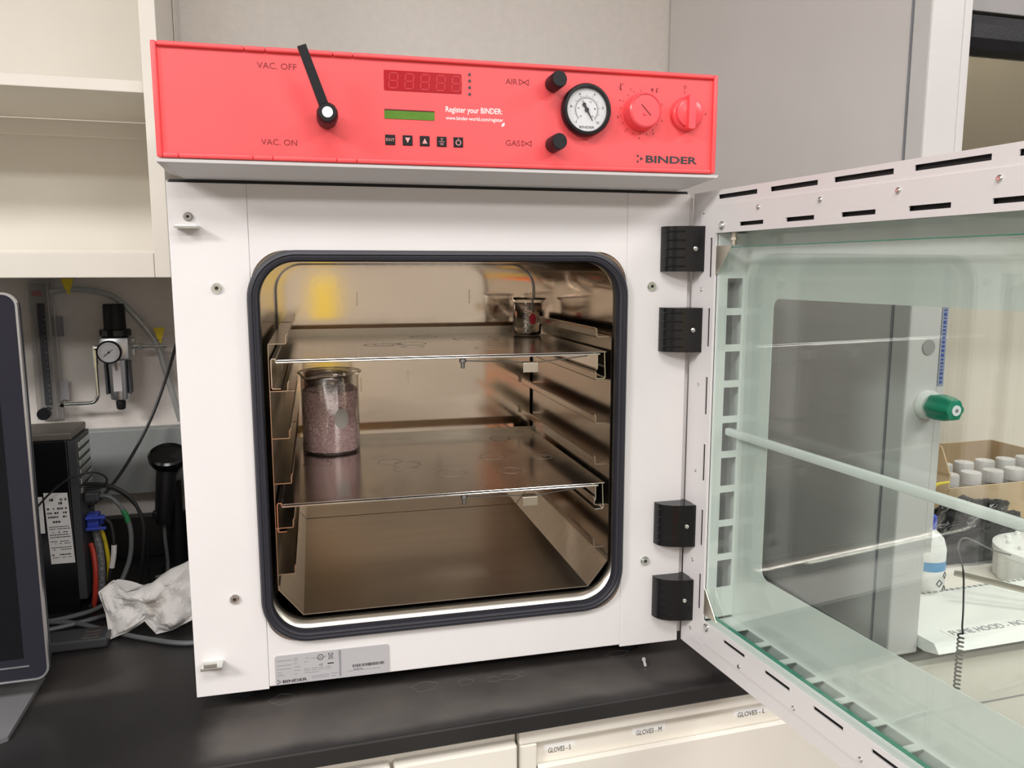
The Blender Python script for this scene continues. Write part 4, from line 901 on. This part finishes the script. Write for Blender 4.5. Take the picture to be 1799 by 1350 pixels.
cord('grey_lead', [(-.32, .31, .004), (-.24, .32, .004), (-.18, .345, .004), (-.13, .37, .004), (-.08, .40, .004)], .0036, M['graycable'], 'grey lead passing under the paper towel')
# power strip
ps = empty('power_strip', (-.215, .262, 0)); tag(ps, 'dark power strip with small brass strips lying before the tower', 'power strip')
MB().box(-.14, .07, -.022, .022, .0005, .016, .003).build('body', M['dgrey'], ps)
for k in range(3): MB().box(.036, .058, -.016+k*.010, -.0135+k*.010, .016, .0166).build('contact', M['clip'], ps)
# hand-held device with round head
sc = empty('handheld_scanner', (-.085, .53, 0)); tag(sc, 'black hand-held device with round flared head on a stand beside the oven', 'scanner')
MB().lathe([(.028, .0005), (.030, .004), (.024, .010), (.014, .014), (.012, .11), (.012, .17)], (.006, .012, 0), 'Z', 24).build('stand', M['black'], sc, True)
MB().lathe([(.014, -.020), (.022, -.012), (.0285, .002), (.0325, .010), (.0330, .020), (.0290, .023), (.0270, .018), (.0001, .016)], (.0, .0, .204), (0.02, -.45, .89), 32).build('head', M['blackgloss'], sc, True)
MB().tube([(-.002, -.010, .200), (-.006, -.017, .16), (-.010, -.020, .122), (-.011, -.020, .100)], lambda t: .0175-.004*t, 16).build('handle', M['black'], sc, True)
MB().box(-.0285, -.018, -.030, -.016, .112, .124, .002).build('trigger', M['black'], sc)
MB().tube([(-.011, -.020, .100), (-.011, -.021, .070), (-.009, -.022, .030), (-.012, -.025, .008), (-.03, -.03, .004)], .0032, 8).build('cord', M['graycable'], sc, True)
# flow meter on the wall
fm = empty('flow_meter', (-.291, .645, .40)); tag(fm, 'clear plastic flow meter with dark scale on the wall', 'flow meter')
def fbx(n, x0, x1, y0, y1, z0, z1, m, bev=.001, par=fm): return MB().box(x0, x1, y0, y1, z0, z1, bev).build(n, m, par)
fbx('body', -.018, .016, -.032, -.004, -.122, .124, M['clearplastic'], .002)
fbx('back_plate', -.020, .018, -.0038, 0.002, -.126, .128, M['cloudy'])
fbx('scale', -.003, .0085, -.0340, -.0325, -.095, .088, M['ink'], 0)
for k in range(18): fbx('scale_mark', .0045, .0065 if k % 3 else .0080, -.0343, -.0341, -.088+k*.0098, -.0872+k*.0098, M['inkgrey'], 0)
fbx('metering_tube', -.009, -.004, -.022, -.017, -.098, .090, M['hose'], 0)
fbx('brand_patch', -.010, .006, -.0325, -.0320, .101, .110, mat('faded red', (.30, .12, .12), .6), 0)
kn = MB().lathe([(.007, 0), (.007, -.006), (.0105, -.007), (.0105, -.020), (.0095, -.021)], (-.003, -.032, -.108), 'Y', 20).build('needle_valve', M['black'], fm, True)
MB().cyl((.004, -.033, -.098), 'Y', .005, .002, 14).build('ball', M['chrome'], fm, True)
for z in (.045, -.072): fbx('tag', .018, .030, -.006, -.005, z-.018, z+.018, M['inkgrey'] if z > 0 else M['gauge_grey'], 0)
# regulator with gauge
rg_ = empty('pressure_regulator', (-.170, .645, .385)); tag(rg_, 'silver air filter regulator with black knob and small gauge on the wall', 'regulator')
def rl(n, prof, o, ax, m, k=28, par=rg_): return MB().lathe(prof, o, ax, k).build(n, m, par, True)
rl('knob', [(.019, .054), (.0185, .060), (.0182, .096), (.017, .101)], (0, -.04, 0), 'Z', M['black'])
rl('collar', [(.024, .042), (.0265, .044), (.0265, .054), (.024, .056)], (0, -.04, 0), 'Z', M['blackgloss'])
MB().box(-.024, .024, -.062, -.018, .0, .042, .005).build('body', M['silver'], rg_, True)
rl('filter_bowl', [(.020, .0), (.019, -.004), (.0175, -.06), (.016, -.072), (.008, -.076)], (.001, -.04, 0), 'Z', M['silver'])
MB().box(-.006, .008, -.0585, -.0570, -.056, -.006).build('sight_glass', M['cloudy'], rg_)
MB().box(-.0205, -.0165, -.052, -.03, -.062, -.002, .001).build('guard_bar', M['dgrey'], rg_); MB().box(.0180, .0220, -.052, -.03, -.062, -.002, .001).build('guard_bar', M['dgrey'], rg_)
rl('drain', [(.008, -.076), (.0085, -.078), (.0075, -.090), (.005, -.092)], (.001, -.04, 0), 'Z', M['black'])
MB().box(-.026, .026, -.017, .0045, .004, .036, .001).build('wall_bracket', M['chrome'], rg_)
gg = rl('gauge', [(.010, 0), (.0195, -.002), (.0205, -.004), (.0205, -.012), (.0190, -.014), (.0178, -.0125), (.0176, -.010)], (-.007, -.062, .0165), 'Y', M['black'], 36)
MB().cyl((-.007, -.0735, .0165), 'Y', .0178, .001, 32).build('dial', M['dial'], gg)
nd = MB(); a = Vector((-.007, .0165)); d = Vector((.75, .62)).normalized(); q = Vector((-d.y, d.x))*.0007; nd.prism([tuple(a-d*.011+q), tuple(a+d*.009+q*.4), tuple(a+d*.009-q*.4), tuple(a-d*.011-q)], XZ, -.0745, -.0740); nd.cyl((-.007, -.0750, .0165), 'Y', .0018, .001, 12)
nd.build('needle', M['ink'], gg)
m = MB()
for k in range(21):
    t = math.radians(225-270*k/20); d = Vector((math.cos(t), math.sin(t))); q = Vector((-d.y, d.x))*.0003; m.prism([tuple(a+d*.013+q), tuple(a+d*.0155+q), tuple(a+d*.0155-q), tuple(a+d*.013-q)], XZ, -.0738, -.0735)
m.build('scale_ticks', M['inkgrey'], gg)
MB().tube([(-.024, -.040, .022), (-.036, -.040, .022)], .0055, 10, smooth=False).tube([(-.036, -.04, .026), (-.036, -.04, .0), (-.036, -.04, -.008)], .0045, 10, smooth=False).build('elbow_fitting', M['chrome'], rg_, True)
MB().tube([(-.036, -.040, .002), (-.036, -.040, -.050), (-.0365, -.040, -.066), (-.043, -.038, -.076), (-.055, -.036, -.0785), (-.096, -.034, -.079), (-.1025, -.034, -.079)], .0032, 10).build('pipe', M['chrome'], rg_, True)
MB().tube([(-.093, -.034, -.079), (-.099, -.034, -.079)], .0065, 6, smooth=False).build('nut', M['chrome'], rg_, True)
MB().tube([(.024, -.040, .023), (.036, -.040, .023), (.045, -.040, .0225)], .0048, 8, smooth=False).tube([(.038, -.04, .023), (.043, -.04, .023)], .0065, 6, smooth=False).tube([(.045, -.04, .0225), (.085, -.040, .022)], .003, 8, smooth=False).build('outlet_fitting', M['chrome'], rg_, True)
h_ = cord('clear_hose', [(-.274, .618, .508), (-.225, .618, .512), (-.171, .62, .497), (-.131, .622, .453), (-.105, .624, .41), (-.093, .624, .362), (-.081, .624, .307), (-.072, .63, .262)], .0060, M['hose'], 'clear hose curving down the wall from the flow meter', 'hose', n=12)
for i, (x, z, lab) in enumerate(((-.241, .520, 'small yellow tag hanging by the flow meter hose under the cabinet'), (-.096, .430, 'small yellow tag at the hose joint beside the oven'))):
    o = MB().prism([(-.011, .011), (.009, .012), (.004, -.008), (-.004, -.010)], XZ, -.001, .001).tube([(0, 0, -.009), (.0, .001, -.016)], .0025, 8, smooth=False).build('yellow_tag', M['yellow']); o.location = (x, .606, z); tag(o, lab, 'tag', 'yellow tags on the hose')
# crumpled paper towel
PT = [(-.160, .071), (-.140, .083), (-.122, .066), (-.089, .073), (-.060, .092), (-.028, .104), (-.012, .070), (-.020, .020), (-.060, .004), (-.082, .0015), (-.098, .022), (-.120, .010), (-.146, .0015), (-.151, .040)]
def towel():
    cx, cz = -.085, .05; n = len(PT); rings = 14; seg = 6
    out = []
    for i in range(n):
        a = Vector(PT[i]); b = Vector(PT[(i+1) % n])
        for k in range(seg): out.append(a.lerp(b, k/seg))
    m_ = len(out); vs = []; fs = []
    for side in (-1, 1):
        for r in range(rings+1):
            f = r/rings
            for q in out:
                x = cx+(q.x-cx)*f; z = cz+(q.y-cz)*f; dome = math.sqrt(max(0, 1-f*f))
                p3 = Vector((x*15, z*15, side*3.1)); rid = 0; amp_ = 1; fr = 1.0
                for o_ in range(4): rid += amp_*(1-2*abs(mnoise.noise(p3*fr))); amp_ *= .5; fr *= 2.1
                y = .285+side*(.030*dome)+(.013*rid if f < 1 else .008*rid)*(1 if side < 0 else .4)-(.025*(1-z/.1)*f)
                vs.append((x, y, max(z, .001)))
    R = rings+1
    for s_ in range(2):
        o_ = s_*R*m_
        for r in range(rings):
            for k in range(m_): fs.append((o_+r*m_+k, o_+r*m_+(k+1) % m_, o_+(r+1)*m_+(k+1) % m_, o_+(r+1)*m_+k))
    t = MB().add(vs, fs).build('paper_towel', M['paper'], None, True, angle=14); return t
tag(towel(), 'crumpled white paper towel with brown stains beside the oven', 'paper towel')
# little clear tip on the bench
o = MB().lathe([(.0018, 0), (.0022, .002), (.0018, .010), (.0030, .013), (.0026, .016), (.0016, .016), (.0012, .010)], (0, 0, 0), Vector((.30, .95, .10)), 14).build('plastic_tip', M['cloudy'], None, True); o.location = (.582, -.036, .0031)
tag(o, 'small clear plastic tip lying on the bench below the oven hinge side', 'plastic tip')
# coiled cord in front of the hood
m = MB(); pts = []
for k in range(240):
    t = 2*PI*k/10; pts.append((.0036*math.cos(t), .0036*math.sin(t), .062-k*.0006))
m.tube(pts, .0013, 5, smooth=False)
m.build('coil', M['blackcable'], cc, True)
MB().tube([(0.0036, 0, .062), (.001, 0, .072), (0, .0, .10), (-.002, .003, .15), (.004, .02, .175), (.06, .06, .17), (.20, .14, .11), (.33, .22, .06)], .0013, 6).build('lead', M['blackcable'], cc, True)
